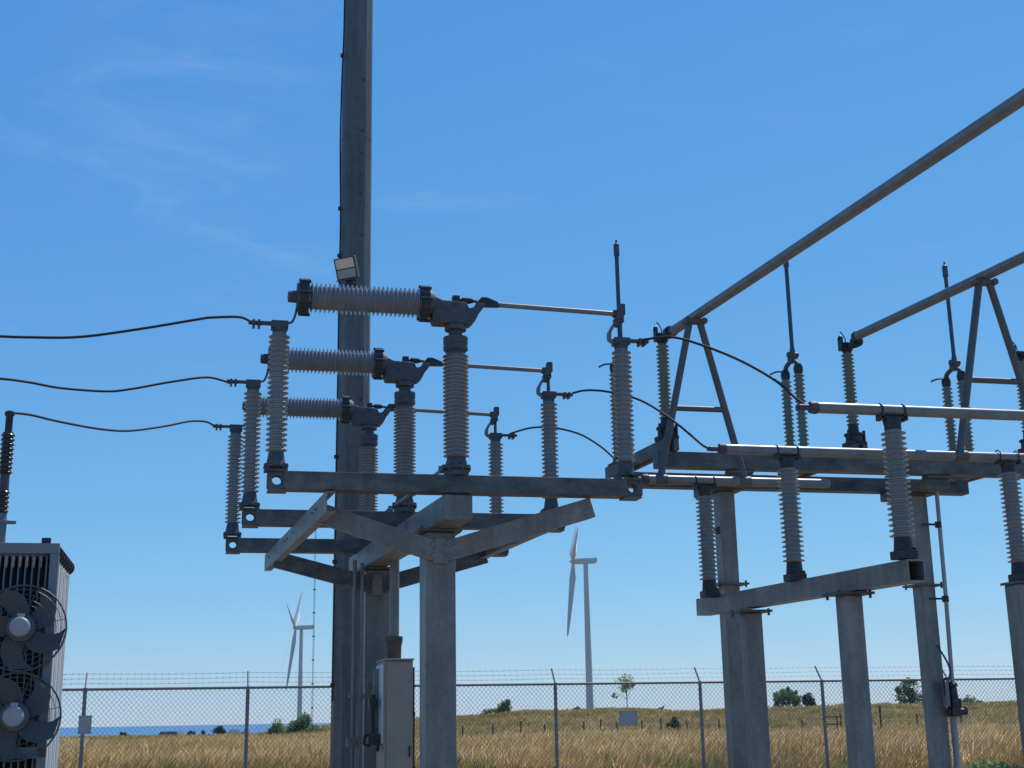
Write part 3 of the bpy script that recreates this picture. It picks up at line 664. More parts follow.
for (u, v, z, lab) in ((6.02, 12.8, 3.032, 'grey insulator on the middle of the short stand, between its end insulators'),
                       (5.80, 14.65, 3.032, 'grey insulator on the rear end of the short stand, smallest and leftmost'),
                       (8.665, 12.8, 3.05, 'grey insulator on its own column at the right frame edge')):
    c = copy_tree(p1); c.location = G(u, v, z); c['label'] = lab
t = thing('insulator_column', 'single galvanized column at the right frame edge with one insulator on top', 'column', G(8.675, 12.8))
MB().box(-0.135, 0.135, -0.135, 0.135, 0.05, 3.02).build('shaft', 'galv', t, bevel=0.02)
MB().box(-0.16, 0.16, -0.16, 0.16, 3.02, 3.045).build('cap_plate', 'beam', t)
MB().box(-0.2, 0.2, -0.2, 0.2, 0.02, 0.05).build('base_plate', 'galv', t)

GT = 'aluminium bus tubes'
def bus(a_, b_, rad, label, capend=True, both=False):
    t = thing('bus_tube', label, 'bus tube', G(*a_), 0.0, GT)
    A, B = Vector((0, 0, 0)), G(*b_)-G(*a_); d = (B-A).normalized()
    MB().cyl(A, B, rad, n=20).build('tube', 'alu', t, smooth=40)
    mb = MB().lathe([(rad*0.4, -0.05), (rad*1.05, -0.035), (rad*1.15, 0.0), (rad*1.15, 0.025), (rad*1.02, 0.04)], A, d, 18)
    if capend: mb.box(-0.16, -0.02, -0.02, 0.02, -0.015, 0.015); mb.cyl(A-d*0.14, A-d*0.02, 0.028)
    mb.build('end_fitting', 'cast', t, smooth=35)
    if both: MB().lathe([(rad*1.01, -0.01), (rad*1.06, 0.0), (rad*0.9, 0.02), (rad*0.3, 0.03)], B, d, 18).build('end_plug', 'alu', t, smooth=35)
ZT = 4.42
bus((5.40, 10.85, ZT), (13.0, 10.85, ZT), 0.052, 'nearest low bus tube, resting on the front insulator of the short stand')
bus((5.29, 12.8, ZT), (15.0, 12.8, ZT), 0.054, 'middle low bus tube running right out of frame in front of the grey steel beam')
bus((5.06, 14.65, ZT), (7.40, 14.65, ZT), 0.056, 'short low bus tube that carries the feet of the left A-frame', both=True)
bus((5.765, 15.36, 6.49), (6.86, 1.5, 6.49), 0.062, 'longest high bus tube slanting up across the sky to the upper right corner', capend=False)
bus((8.345, 15.36, 6.55), (9.87, 2.0, 6.55), 0.062, 'high bus tube resting on the right A-frame near the right frame edge', capend=False)

GA = 'A-frames of aluminium tube'
def aframe(x, v, label, zt=6.49):
    t = thing('a_frame_support', label, 'tube frame', G(x, v, ZT), TH, GA)
    H_ = zt-0.062-ZT
    for s_ in (-1, 1):
        MB().cyl((s_*0.53, 0, 0.05), (s_*0.065, 0, H_-0.02), 0.043, n=14).build('leg', 'frame_tube', t, smooth=40)
    MB().cyl((-0.31, 0, 0.88), (0.31, 0, 0.88), 0.035, n=14).build('crossbar', 'frame_tube', t, smooth=40)
    mb = MB().box(-0.12, 0.12, -0.05, 0.05, H_-0.05, H_+0.004)
    for s_ in (-1, 1): mb.cyl((s_*0.11, -0.06, H_-0.02), (s_*0.11, 0.06, H_-0.02), 0.04)
    mb.build('top_fitting', 'frame_tube', t, smooth=35)
    for s_ in (-1, 1): MB().cyl((s_*0.53-0.07, 0, 0.0), (s_*0.53+0.07, 0, 0.0), 0.066, n=16).build('foot_fitting', 'frame_tube', t, smooth=35)
aframe(5.79, 14.65, 'left A-frame of bare tube, standing on the short bus tube under the longest high tube')
aframe(8.62, 12.8, 'right A-frame of bare tube, standing on the middle bus tube near the right frame edge', 6.55)

# ================================================================== RIGHT: SWITCH FRAME AND DISCONNECT SWITCHES
t = thing('steel_gantry', 'galvanized gantry of two long horizontal beams on tall columns at right', 'steel stand', G(6.7, 16.3))
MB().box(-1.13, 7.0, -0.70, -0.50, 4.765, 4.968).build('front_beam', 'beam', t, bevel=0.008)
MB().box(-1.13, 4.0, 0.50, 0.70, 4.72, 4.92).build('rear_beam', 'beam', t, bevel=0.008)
mb = MB()
for x in (-1.10, 4.0):
    pass
for x in (0.02, 2.84, 6.2):
    col(MB(), x, 0.0, 0.215, 0.05, 4.58).build('column', 'galv', t, bevel=0.02)
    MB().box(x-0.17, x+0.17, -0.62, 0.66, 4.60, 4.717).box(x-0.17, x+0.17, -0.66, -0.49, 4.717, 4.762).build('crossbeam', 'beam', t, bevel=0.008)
    MB().box(x-0.22, x+0.22, -0.2, 0.2, 4.58, 4.598).build('cap_plate', 'beam', t)
    MB().box(x-0.22, x+0.22, -0.22, 0.22, 0.02, 0.05).build('base_plate', 'galv', t)
    mb = MB().box(x-0.21, x+0.21, -0.19, 0.19, 3.34, 3.365)
    bolts(mb, [(x+sx_*0.18, sy_*0.15, 3.31) for sx_ in (-1, 1) for sy_ in (-1, 1)], (0, 0, 1), 0.016, 0.085)
    mb.build('flange_plate', 'beam', t)
for x, z in ((-0.17, 4.0), (2.55, 4.1)): MB().box(x-0.02, x+0.05, -0.16, -0.10, z, z+0.09).build('conduit_clip', 'dark', t)
GD = 'open disconnect switches on the right frame'
def make_disc(label):
    t = thing('disconnect_switch', label, 'power switch', G(5.73, 15.68, 4.97), TH+math.radians(4.0), GD)
    mb = MB().box(-0.10, -0.03, -0.15, 1.95, 0.0, 0.15).box(0.03, 0.10, -0.15, 1.95, 0.0, 0.15).box(-0.12, 0.12, -0.1, 0.12, 0.15, 0.165).box(-0.12, 0.12, 1.2, 1.8, 0.15, 0.165)
    mb.build('base_channel', 'beam', t)
    ins = MB().lathe(sheds(19, 0.43, 1.435, 0.054, 0.086), n=20).build('insulator', 'porc_pale', t, smooth=45)
    mb = MB().box(-0.13, 0.13, -0.10, 0.10, 0.166, 0.20).lathe([(0.115, 0.20), (0.11, 0.29), (0.13, 0.295), (0.13, 0.32), (0.075, 0.335), (0.065, 0.435)])
    bolts(mb, [(sx_*0.115, -0.06, 0.155) for sx_ in (-1, 1)], (0, 0, 1), 0.022, 0.20)
    mb.build('base_casting', 'dark', ins, smooth=30)
    mb = MB().lathe([(0.058, 1.43), (0.06, 1.455), (0.08, 1.47), (0.08, 1.485)]).box(-0.065, 0.055, -0.06, 0.08, 1.485, 1.57)
    mb.box(-0.095, -0.066, -0.03, 0.06, 1.47, 1.65).box(-0.035, 0.045, -0.34, -0.06, 1.485, 1.535).box(0.05, 0.085, -0.20, -0.05, 1.49, 1.55)
    mb.cyl((-0.01, -0.30, 1.52), (-0.01, -0.22, 1.52), 0.078).cyl((-0.095, 0.015, 1.645), (-0.066, 0.015, 1.645), 0.035)
    mb.build('jaw', 'dark', ins, smooth=30)
    MB().tube(spline([(0.02, 0.06, 1.55), (0.03, 0.07, 1.65), (0.0, 0.08, 1.72), (-0.03, 0.09, 1.76)]), 0.008, 6).build('arcing_horn', 'dark', ins)
    for y in (1.32, 1.70):
        ins = MB().lathe(sheds(20, 0.24, 1.49, 0.052, 0.082), (0, y, 0), n=20).build('insulator', 'porc_pale', t, smooth=45)
        MB().lathe([(0.09, 0.166), (0.07, 0.20), (0.062, 0.245)], (0, y, 0)).build('base_casting', 'dark', ins, smooth=30)
        MB().lathe([(0.058, 1.485), (0.066, 1.52), (0.07, 1.57), (0.05, 1.63)], (0, y, 0)).build('top_casting', 'dark', ins, smooth=30)
    mb = MB().tube(spline([(0, 1.70, 1.59), (0, 1.66, 1.67), (0, 1.52, 1.715), (0, 1.38, 1.68), (0, 1.32, 1.60)]), 0.034, 10)
    mb.box(-0.05, 0.05, 1.41, 1.52, 1.69, 1.79).cyl((-0.08, 1.45, 1.80), (0.08, 1.45, 1.80), 0.042)
    mb.tube(spline([(-0.05, 1.66, 1.60), (-0.13, 1.74, 1.61), (-0.20, 1.80, 1.58)]), 0.014, 6)
    mb.build('hinge_casting', 'cast', t, smooth=30)
    bl = MB().lathe([(0.040, 1.77), (0.040, 1.88), (0.030, 1.91), (0.030, 3.15), (0.042, 3.16), (0.042, 3.33), (0.015, 3.35), (0.012, 3.40)], (0, 1.45, 0), n=14).build('blade', 'copper', t, smooth=35)
    return t
d1 = make_disc('open disconnect switch at the frame end whose raised blade shows above the front post')
for (u, lab) in ((8.36, 'open disconnect switch at mid frame, its raised blade reaching the longest high bus tube'),
                 (10.985, 'open disconnect switch at right, partly behind the right A-frame and cut by the frame edge')):
    c = copy_tree(d1); c.location = G(u, 15.68, 4.97); c['label'] = lab

# operating pipe with gearbox
t = thing('switch_operating_pipe', 'thin vertical operating pipe with dark gearbox beside the right frame column', 'operating pipe', G(9.72, 16.1))
MB().tube([(-0.07, 0, 0.05), (-0.02, 0, 1.6), (0.02, 0, 3.2), (0.035, 0, 4.78)], 0.028, 12).build('pipe', 'sign', t, smooth=40)
mb = MB().box(-0.075, 0.05, -0.08, 0.06, 1.74, 1.86).cyl((-0.015, -0.01, 1.86), (-0.015, -0.01, 2.0), 0.062, 0.05).lathe([(0.045, 2.0), (0.07, 2.02), (0.07, 2.05), (0.04, 2.08)], (-0.015, 0, 0))
mb.cyl((-0.13, -0.03, 1.69), (0.14, -0.03, 1.69), 0.045).box(-0.10, 0.02, -0.10, 0.05, 1.63, 1.74).cyl((0.10, -0.03, 1.66), (0.13, -0.03, 1.74), 0.03)
mb.build('gearbox', 'dark', t, smooth=30)
MB().tube(spline([(-0.22, -0.06, 2.55), (-0.10, -0.06, 2.35), (-0.06, -0.06, 2.22), (-0.09, -0.06, 2.12), (-0.16, -0.06, 2.10), (-0.17, -0.06, 1.9)]), 0.014, 6).build('grounding_strap', 'cable', t)
MB().box(-0.155, -0.10, -0.06, 0.02, 1.76, 2.08).build('side_plate', 'galv', t)
for z in (4.15, 3.15): MB().box(-0.22, 0.03, -0.02, 0.02, z, z+0.025).cyl((0.01, 0, z-0.03), (0.01, 0, z+0.05), 0.045).build('bracket', 'dark', t)

# ================================================================== FENCE
FV, FT = 27.2, 2.385
posts = [-8.2, -5.15, -2.1, 0.97, 4.1, 7.24, 10.43, 13.25, 16.3, 19.4, 22.5]
u0f, u1f = posts[0], posts[-1]
t = thing('chain_link_fence', 'grey chain-link fence topped with three strands of barbed wire behind the equipment', 'fence', G(0, FV))
MB().cyl((u0f, 0, FT), (u1f, 0, FT), 0.026, n=10).build('top_rail', 'fence', t, smooth=40)
for u in posts:
    pm = MB().lathe([(0.037, 0.0), (0.037, FT-0.02), (0.032, FT+0.03), (0.01, FT+0.04)], (u, 0.0, 0), n=10).build('post', 'fence', t, smooth=40)
    MB().tube([(u, 0.0, FT), (u, 0.10, FT+0.12), (u, 0.27, FT+0.32)], 0.018, 6).build('barb_arm', 'fence', pm)
mb = MB()
z0, z1 = 0.05, FT-0.02; step = 0.092; hgt = z1-z0; rise = 1.12; run = hgt/rise
rw = 0.0030
x = u0f-run
while x < u1f:
    for sg in (1, -1):
        xa, xb = (x, x+run) if sg > 0 else (x+run, x); za, zb = z0, z1
        # clip to the fence length
        def clip(xa, za, xb, zb):
            for _ in range(2):
                if xa < u0f: za += (u0f-xa)/(xb-xa)*(zb-za); xa = u0f
                if xa > u1f: za += (u1f-xa)/(xb-xa)*(zb-za); xa = u1f
                xa, za, xb, zb = xb, zb, xa, za
            return xa, za, xb, zb
        xa, za, xb, zb = clip(xa, za, xb, zb)
        if abs(xa-xb) > 0.02:
            y = -0.03 + sg*0.0032
            mb.bar((xa, y, za), (xb, y, zb), rw*1.7, rw*1.7, (0, 1, 0))
    x += step
mb.build('mesh_fabric', 'wire', t)
for k in range(3):
    f = (k+1)/3.2; y = 0.02+0.25*f; z = FT+0.02+0.30*f
    mb = MB(); pts = []
    for i in range(len(posts)-1):
        for j in range(4):
            fr = j/4; pts.append((posts[i]+(posts[i+1]-posts[i])*fr, y, z-0.02*math.sin(PI*fr)))
    pts.append((posts[-1], y, z))
    mb.tube(pts, 0.0036, 5)
    xx = u0f+0.1
    while xx < u1f:
        mb.bar((xx, y-0.012, z-0.03), (xx+0.01, y+0.012, z+0.018), 0.004, 0.004); xx += 0.13
    mb.build('barbed_wire', 'fence', t)
def plate(u, z, w, h, label):
    t = thing('fence_sign', label, 'sign', G(u, FV-0.075, z), TH, 'blank metal plates on the fence')
    MB().box(-w/2, w/2, -0.004, 0.004, -h/2, h/2).build('sign_plate', 'sign', t)
    mb = MB(); bolts(mb, [(sx_*w*0.4, -0.004, sz_*h*0.42) for sx_ in (-1, 1) for sz_ in (-1, 1)], (0, -1, 0), 0.010, 0.01)
    for sx_ in (-1, 1): mb.box(sx_*w*0.4-0.004, sx_*w*0.4+0.004, 0.004, 0.05, -0.004, 0.004)
    mb.build('fixing', 'dark', t)
plate(-2.06, 1.73, 0.24, 0.34, 'small upright grey plate on the fence post nearest the transformer')
plate(8.78, 1.675, 0.40, 0.29, 'wide grey plate on the fence below the young sapling')

# ================================================================== TURBINES AND MAST
def turbine(az, Y, zhub, zbase, rt, blades_, nac, label):
    t = thing('wind_turbine', label, 'wind turbine', (az*Y, Y, zbase), 0, 'wind turbines on the skyline')
    h = zhub-zbase
    MB().lathe([(rt*1.0, 0), (rt*0.8, h*0.5), (rt*0.58, h-1.2)], n=20).build('tower', 'turb', t, smooth=40)
    nx0, nx1, hx = nac
    mb = MB().prism([(nx0, h-1.3), (nx1-1.0, h-1.15), (nx1, h-0.2), (nx1, h+1.55), (nx0+0.8, h+1.35), (nx0, h+0.9)], -1.4, 1.4)
    mb.box(nx1-1.2, nx1-0.9, -0.3, 0.3, h+1.5, h+2.6)
    mb.build('nacelle', 'turb', t, bevel=0.3)
    MB().lathe([(1.3, 0.0), (1.25, 1.0), (0.9, 2.0), (0.25, 2.8)], (nx0+0.02, 0, h), (-1, 0, 0), 16).build('hub', 'turb', t, smooth=40)
    for (dx, dy, dz, chord) in blades_:
        d = Vector((dx, dy, dz)); ln = d.length; d.normalize(); side = d.cross(Vector(chord)).normalized(); nrm = d.cross(side)
        vs = []; fs = []; n = 10; secs = ((0.02, 0.8, 0.8), (0.07, 0.9, 0.8), (0.22, 1.9, 0.45), (0.45, 1.45, 0.30), (0.75, 0.95, 0.18), (0.95, 0.5, 0.09), (1.0, 0.15, 0.05))
        for f, cw, th in secs:
            tw = math.radians(22*(1-f)+4)
            s2 = side*math.cos(tw)+nrm*math.sin(tw); n2 = nrm*math.cos(tw)-side*math.sin(tw)
            cpt = Vector((hx, 0, h)) + d*ln*f
            for k in range(n):
                g = 2*PI*k/n
                vs.append(cpt + s2*(cw*math.cos(g)+0.25*cw) + n2*th*math.sin(g))
        for i in range(len(secs)-1):
            for k in range(n):
                k2 = (k+1) % n; fs.append((i*n+k, i*n+k2, (i+1)*n+k2, (i+1)*n+k))
        fs.append(tuple(range(n-1, -1, -1))); fs.append(tuple((len(secs)-1)*n+k for k in range(n)))
        MB().add(vs, fs).build('blade', 'turb', t, smooth=50)
turbine(0.0532, 680, 79.5, -9.9, 2.0, [(-4.0, 0, -38.0, (0.2, 1, 0)), (4.0, 30.0, 23.5, (0.4, 1, 0)), (1.4, -35.0, 13.0, (1, 0, 0.1))], (-5.4, 5.9, -6.4), 'nearer wind turbine, grey against the sky right of the front column')
turbine(-0.1605, 900, 63.5, -19.5, 1.9, [(-5.4, 0, -41.0, (0.2, 1, 0)), (-1.2, 31.0, 26.5, (0.3, 1, 0)), (-0.6, -37.0, 14.5, (1, 0, 0.5))], (-3.2, 8.6, -4.0), 'farther pale wind turbine at left with all three blades in view')

t = thing('radio_mast', 'thin lattice mast on the skyline right of the farther turbine', 'mast', (-0.1513*560, 560, hz(-85, 560)), 0)
zb = hz(-85, 560); mh = 83-zb
mb = MB(); pr = []
for k in range(3):
    an = 2*PI*k/3; pr.append((0.32*math.cos(an), 0.32*math.sin(an)))
for x, y in pr: mb.tube([(x, y, 0), (x, y, mh)], 0.05, 5)
mb.build('mast_leg', 'fence', t)
mb = MB(); nz = int(mh/1.2)
for i in range(nz):
    for k in range(3):
        a_, b_ = pr[k], pr[(k+1) % 3]
        mb.tube([(*a_, i*1.2), (*b_, (i+1)*1.2)], 0.028, 4)
mb.build('lattice', 'fence', t)
mb = MB()
for z in (0.14, 0.25, 0.36, 0.47, 0.58, 0.69, 0.80, 0.91): mb.box(-0.5, 0.5, -0.5, 0.5, mh*z, mh*z+0.45)
mb.lathe([(0.05, mh), (0.03, mh+2.5)]).box(-1.1, 1.1, -0.1, 0.1, mh-1.2, mh-1.0)
mb.build('antenna_bracket', 'dark', t)
for k in range(3):
    an = 2*PI*k/3+0.4
    MB().tube([(0, 0, mh*0.9), (math.cos(an)*30, math.sin(an)*30, 0)], 0.012, 4).build('guy_wire', 'wire', t)

# ================================================================== TREES AND BUSHES
def plant(name, label, cat, az, Y, blobs, trunk, leaf, m, n, group, sink=0.25, seed=1, stems=5):
    """blobs: (dx, dz, rx, rz) in metres from the foot; trunk: height, radius"""
    rr = random.Random(seed); x0 = az*Y; t = thing(name, label, cat, (x0, Y, hz(x0, Y)-sink), 0, group)
    vs = []; fs = []
    tot = sum(b[2]*b[2]*b[3] for b in blobs)
    subs = []
    for (dx, dz, rx, rz) in blobs:                     # each lobe is itself a handful of clumps
        k = max(5, int(14*(rx*rx*rz/tot)**0.5*3))
        for _ in range(k):
            while True:
                q = Vector((rr.uniform(-1, 1), rr.uniform(-1, 1), rr.uniform(-1, 1)))
                if 0.25 < q.length < 1: break
            s_ = rr.uniform(0.28, 0.5)
            subs.append((dx+q.x*rx*0.8, q.y*rx*0.8, dz+q.z*rz*0.8, rx*s_, rz*s_))
    n = int(n*0.75)
    for _ in range(n):
        cx, cy, cz, rx, rz = rr.choice(subs)
        while True:
            q = Vector((rr.gauss(0, 0.5), rr.gauss(0, 0.5), rr.gauss(0, 0.5)))
            if q.length < 1.25: break
        c = Vector((cx+q.x*rx, cy+q.y*rx, max(0.05, cz+q.z*rz)))
        s_ = leaf*rr.uniform(0.6, 1.3)
        a1 = Vector((rr.gauss(0, 1), rr.gauss(0, 1), rr.gauss(0, 0.6))).normalized()
        a2 = a1.cross(Vector((rr.gauss(0, 1), rr.gauss(0, 1), rr.gauss(0, 1)))).normalized()
        o_ = len(vs)
        vs += [c-a1*s_, c+a2*s_*0.45, c+a1*s_, c-a2*s_*0.45]; fs.append((o_, o_+1, o_+2, o_+3))
    me = bpy.data.meshes.new('crown'); me.from_pydata([tuple(v) for v in vs], [], fs); me.materials.append(M[m])
    o = bpy.data.objects.new('crown', me); C.objects.link(o); o.parent = t
    mb = MB(); th_, tr_ = trunk
    mb.tube(spline([(0, 0, 0), (tr_*0.6, 0, th_*0.5), (blobs[0][0]*0.4, 0, th_)], 3), [tr_*(1-0.6*i/6) for i in range(7)], 7)
    for k in range(min(stems, len(subs))):
        s_ = subs[k*len(subs)//max(1, stems)]
        a_ = Vector((0, 0, th_*rr.uniform(0.35, 0.95)))
        b_ = Vector((s_[0], s_[1], max(s_[2], th_*0.5)))
        mb.tube(spline([a_, a_.lerp(b_, 0.5)+Vector((0, 0, 0.08*th_)), b_], 3), [tr_*0.5*(1-0.12*i) for i in range(7)], 5)
    mb.build('trunk', 'bark', t)
    return t
K = 0.000734
def az(px): return (px-517.5)*K
GBu = 'bushes and small trees on the low ridge'
plant('bush', 'bright green shrub at the left of the clump below the farther turbine', 'bush', az(277), 125, [(0, 1.05, 0.95, 0.85), (-0.5, 0.6, 0.6, 0.6)], (0.8, 0.06), 0.16, 'leaf_a', 1500, GBu, seed=2)
plant('bush', 'taller green shrub below the farther turbine, foot of its tower', 'bush', az(300), 127, [(0.2, 1.5, 0.8, 0.9), (-0.4, 0.9, 0.9, 0.8), (0.9, 0.8, 0.7, 0.6)], (1.1, 0.07), 0.16, 'leaf_b', 2200, GBu, seed=3)
plant('bush', 'low green shrub at the right of the clump below the farther turbine', 'bush', az(313), 124, [(0, 0.55, 0.9, 0.5)], (0.5, 0.05), 0.15, 'leaf_b', 900, GBu, seed=4)
plant('bush', 'low pale green shrub on the ridge, left of the pair right of the front column', 'bush', az(490), 150, [(0, 0.65, 1.0, 0.55), (-0.5, 0.45, 0.7, 0.4)], (0.5, 0.05), 0.16, 'leaf_b', 900, GBu, seed=5)
plant('bush', 'ragged upright shrub on the ridge, taller of the pair right of the front column', 'bush', az(503), 150, [(0.1, 1.1, 0.7, 0.9), (0.5, 1.5, 0.4, 0.5), (-0.5, 0.6, 0.6, 0.5)], (0.9, 0.06), 0.17, 'leaf_b', 1200, GBu, seed=6)
plant('sapling', 'slender young tree with pale open leaves on the ridge above the wide fence plate', 'tree', az(627), 145, [(-0.1, 3.45, 0.95, 0.75), (-0.2, 2.8, 0.7, 0.6), (-1.25, 1.95, 0.45, 0.32), (0.5, 2.9, 0.5, 0.5)], (3.0, 0.055), 0.13, 'leaf_d', 900, GBu, seed=7, stems=9)
plant('bush', 'dark round shrub with thin twigs at the foot of the ridge beside a fence post', 'bush', az(672), 103, [(0, 0.55, 0.65, 0.5), (0.15, 0.9, 0.4, 0.45)], (1.5, 0.03), 0.11, 'leaf_c', 1300, GBu, seed=8, stems=10)
plant('tree', 'broad rounded tree on the ridge between the short stand columns', 'tree', az(789), 158, [(-0.5, 1.9, 1.3, 1.1), (0.7, 1.7, 1.1, 1.0), (-1.3, 1.1, 0.7, 0.6), (0, 2.6, 0.7, 0.5)], (1.6, 0.11), 0.19, 'leaf_b', 2600, GBu, seed=9)
plant('tree', 'smaller rounded tree close at the right of the broad tree on the ridge', 'tree', az(808), 160, [(0, 1.6, 0.8, 0.9), (0.5, 1.2, 0.6, 0.6)], (1.4, 0.09), 0.18, 'leaf_c', 1300, GBu, seed=10)
plant('tree', 'upright tree with open crown left of the rightmost frame column', 'tree', az(911), 150, [(0.1, 2.6, 1.1, 1.0), (-0.5, 1.5, 1.3, 1.1), (0.8, 1.4, 1.1, 1.1), (-1.3, 2.3, 0.5, 0.4), (0.2, 3.4, 0.6, 0.45)], (2.2, 0.11), 0.18, 'leaf_b', 2200, GBu, seed=11, stems=8)
plant('bush', 'small shrub on the ridge left of the upright open tree', 'bush', az(888), 168, [(0, 0.75, 0.8, 0.6)], (0.5, 0.05), 0.16, 'leaf_c', 800, GBu, seed=12)
plant('bush', 'sparse spreading shrub on the ridge right of the operating pipe', 'bush', az(972), 156, [(-0.2, 1.1, 0.9, 0.6), (1.0, 0.7, 0.8, 0.4), (-0.9, 0.8, 0.5, 0.4)], (0.8, 0.05), 0.17, 'leaf_b', 950, GBu, seed=13)
plant('bush', 'leafless-looking thin shrub low at far right of the ridge behind the gate posts', 'bush', az(838), 170, [(0, 0.6, 1.0, 0.45)], (0.5, 0.05), 0.15, 'leaf_c', 600, GBu, seed=14)
GF = 'far trees by the shore'
plant('far_tree', 'dark round far tree, largest on the shore line left of the second fence post', 'tree', az(219), 380, [(0, 1.5, 1.7, 1.4), (0.9, 1.0, 1.2, 1.0)], (1.2, 0.14), 0.32, 'leaf_c', 1500, GF, seed=15)
plant('far_tree', 'small dark far tree on the shore line just left of the largest one', 'tree', az(191), 390, [(0, 0.9, 1.3, 0.9)], (0.8, 0.12), 0.32, 'leaf_c', 800, GF, seed=16)
plant('far_tree', 'tiny slim far tree between the two dark far trees', 'tree', az(203), 385, [(0, 1.0, 0.6, 0.9)], (0.8, 0.08), 0.28, 'leaf_c', 500, GF, seed=17)
plant('far_tree', 'dark far bush on the shore line right of the fence post with the small plate', 'bush', az(123), 360, [(0, 0.8, 1.0, 0.9), (1.0, 0.5, 0.8, 0.5)], (0.8, 0.09), 0.3, 'leaf_c', 800, GF, seed=18)
plant('far_tree', 'dim low far bush at the right of the white-roofed house', 'bush', az(246), 420, [(0, 0.9, 1.6, 0.8)], (0.8, 0.09), 0.3, 'leaf_b', 700, GF, seed=19)
GW = 'green weeds along the fence'
plant('weed', 'light green weed clump by the fence right of the last frame column', 'weed', 0.338, 30.6, [(0, 0.40, 0.45, 0.3), (-0.3, 0.3, 0.35, 0.2)], (0.4, 0.012), 0.07, 'leaf_d', 1500, GW, sink=0, seed=20)
plant('weed', 'low dark green clump added as shade in the bare gap behind the operating pipe', 'weed', 0.352, 33.4, [(0, 0.24, 0.8, 0.2), (0.9, 0.2, 0.5, 0.17)], (0.3, 0.012), 0.08, 'leaf_c', 2200, GW, sink=0, seed=21)  # dark leaves added to stand for backlit shade on bare ground
plant('weed', 'yellowish green weed clump by the fence low right of the front column', 'weed', -0.015, 29.8, [(0, 0.42, 0.28, 0.28)], (0.4, 0.012), 0.06, 'leaf_d', 500, GW, sink=0, seed=22)

# ================================================================== FIELD FENCE, GATE POSTS, SMALL THINGS
t = thing('field_fence', 'low wire fence on short dark wooden posts along the foot of the ridge', 'fence', (0, 90, 0), 0)
px_posts = [462, 492, 520, 544, 583, 600, 616, 641, 660, 686, 718, 757, 801, 836, 916, 960, 1018]
tops = []
for i, px in enumerate(px_posts):
    Y = 93 + (i % 3)*0.4; x = az(px)*Y; z = hz(x, Y); hh = 1.15+0.12*((i*7) % 3)
    MB().cyl((x, Y-90, z-0.2), (x+0.02, Y-90, z+hh), 0.055, 0.05, 7).build('post', 'wood', t)
    tops.append((x, Y-90, z))
mb = MB()
for dz in (0.6, 1.05): mb.tube([(x, y-0.06, z+dz) for x, y, z in tops], 0.007, 4)
mb.build('fence_wire', 'wire', t)
t = thing('gate_posts', 'pair of tall dark wooden posts with pale diagonal brace out in the field', 'gate', (az(874)*88, 88, hz(az(874)*88, 88)), 0)
for x, hh in ((-0.36, 1.95), (0.38, 2.05)):
    MB().cyl((x, 0, -0.1), (x, 0, hh), 0.065, 0.06, 8).build('post', 'wood', t)
MB().bar((-0.34, 0, 1.35), (0.36, 0, 0.55), 0.07, 0.07).build('brace', 'sign', t)
t = thing('field_gate', 'low rail gate in the field between the broad tree and the short stand', 'gate', (az(832)*95, 95, hz(az(832)*95, 95)), 0)
for x in (-0.6, 0.55): MB().cyl((x, 0, -0.1), (x, 0, 1.45), 0.05, 0.05, 7).build('post', 'wood', t)
for z in (0.75, 1.25): MB().bar((-0.6, 0, z), (0.55, 0, z), 0.05, 0.07).build('rail', 'wood', t)

bm = bmesh.new(); bmesh.ops.create_icosphere(bm, subdivisions=3, radius=0.5)
for v in bm.verts:
    s_ = 1+0.22*math.sin(v.co.x*7+1)*math.cos(v.co.y*6)+0.15*math.sin(v.co.z*9); v.co = Vector((v.co.x*s_, v.co.y*s_, v.co.z*s_*0.85))
me = bpy.data.meshes.new('field_stone'); bm.to_mesh(me); bm.free(); me.shade_smooth(); me.materials.append(M['stone'])
o = bpy.data.objects.new('field_stone', me); C.objects.link(o); x = az(577)*150; o.location = (x, 150, hz(x, 150)+0.35)
tag(o, 'dark rounded stone on the ridge left of the nearer turbine tower', 'stone')

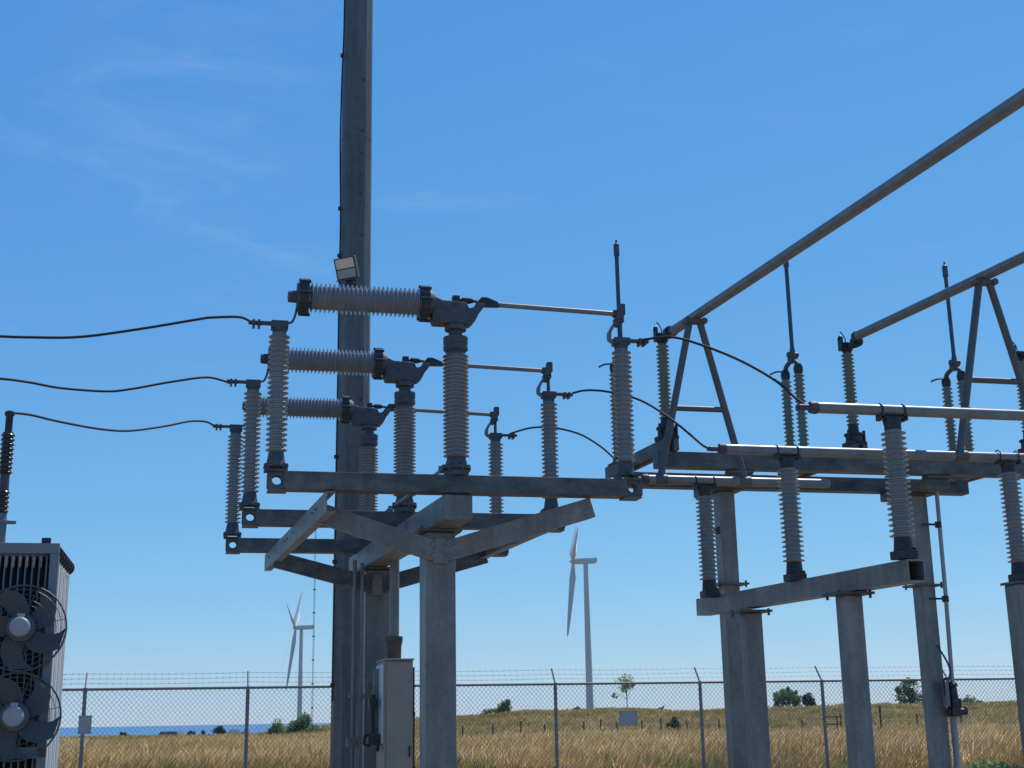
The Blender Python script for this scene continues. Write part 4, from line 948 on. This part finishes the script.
# small animal on the ridge (one skinned body)
def animal():
    x = az(660.5)*152
    V_ = [(0, 0, 0.52), (-0.26, 0, 0.53), (0.25, 0, 0.54), (0.34, 0, 0.70), (0.36, 0, 0.80), (0.49, 0, 0.77),
          (0.23, 0.08, 0.28), (0.22, 0.08, 0.0), (0.23, -0.08, 0.28), (0.22, -0.08, 0.0),
          (-0.24, 0.09, 0.32), (-0.28, 0.09, 0.17), (-0.25, 0.09, 0.0), (-0.24, -0.09, 0.32), (-0.28, -0.09, 0.17), (-0.25, -0.09, 0.0), (-0.38, 0, 0.46), (-0.45, 0, 0.34)]
    E_ = [(0, 1), (0, 2), (2, 3), (3, 4), (4, 5), (2, 6), (6, 7), (2, 8), (8, 9), (1, 10), (10, 11), (11, 12), (1, 13), (13, 14), (14, 15), (1, 16), (16, 17)]
    R_ = [0.12, 0.11, 0.13, 0.08, 0.07, 0.035, 0.04, 0.028, 0.04, 0.028, 0.055, 0.032, 0.028, 0.055, 0.032, 0.028, 0.03, 0.02]
    me = bpy.data.meshes.new('animal'); me.from_pydata(V_, E_, []); o = bpy.data.objects.new('animal', me); C.objects.link(o)
    sk = o.modifiers.new('skin', 'SKIN')
    for i, q in enumerate(R_):
        me.skin_vertices[0].data[i].radius = (q, q); me.skin_vertices[0].data[i].use_root = (i == 0)
    sb = o.modifiers.new('sub', 'SUBSURF'); sb.levels = 1; sb.render_levels = 1
    me.materials.append(M['fur'])
    o.location = (x, 152, hz(x, 152)+0.1)
    tag(o, 'small brown four-legged animal standing on the ridge right of the sapling', 'animal')
animal()

def house(px, Y, w, d, wall_h, roof_h, roof, label, rot):
    x = az(px)*Y; t = thing('house', label, 'house', (x, Y, hz(x, Y)-0.3), rot, 'houses by the shore')
    MB().box(-w/2, w/2, -d/2, d/2, 0, wall_h).build('wall', 'wall', t)
    MB().prism([(-w/2-0.3, wall_h), (w/2+0.3, wall_h), (w/2-0.5, wall_h+roof_h), (-w/2+0.5, wall_h+roof_h)], -d/2-0.3, d/2+0.3).build('roof', roof, t)
    for k in range(3):
        xx = -w/2+w*(k+0.5)/3
        f = MB().box(xx-0.4, xx+0.4, -d/2-0.03, -d/2+0.01, 0.9, 1.6).build('window', 'white', t)
        MB().box(xx-0.33, xx+0.33, -d/2-0.04, -d/2-0.031, 0.97, 1.53).build('pane', 'glass', f)
house(234, 430, 3.6, 4, 1.0, 1.2, 'roof_w', 'tiny far house with pale roof left of the second fence post', 0.2)
house(171, 430, 6.0, 5, 0.8, 1.1, 'roof_g', 'tiny far house with grey roof between the fence posts at left', -0.1)
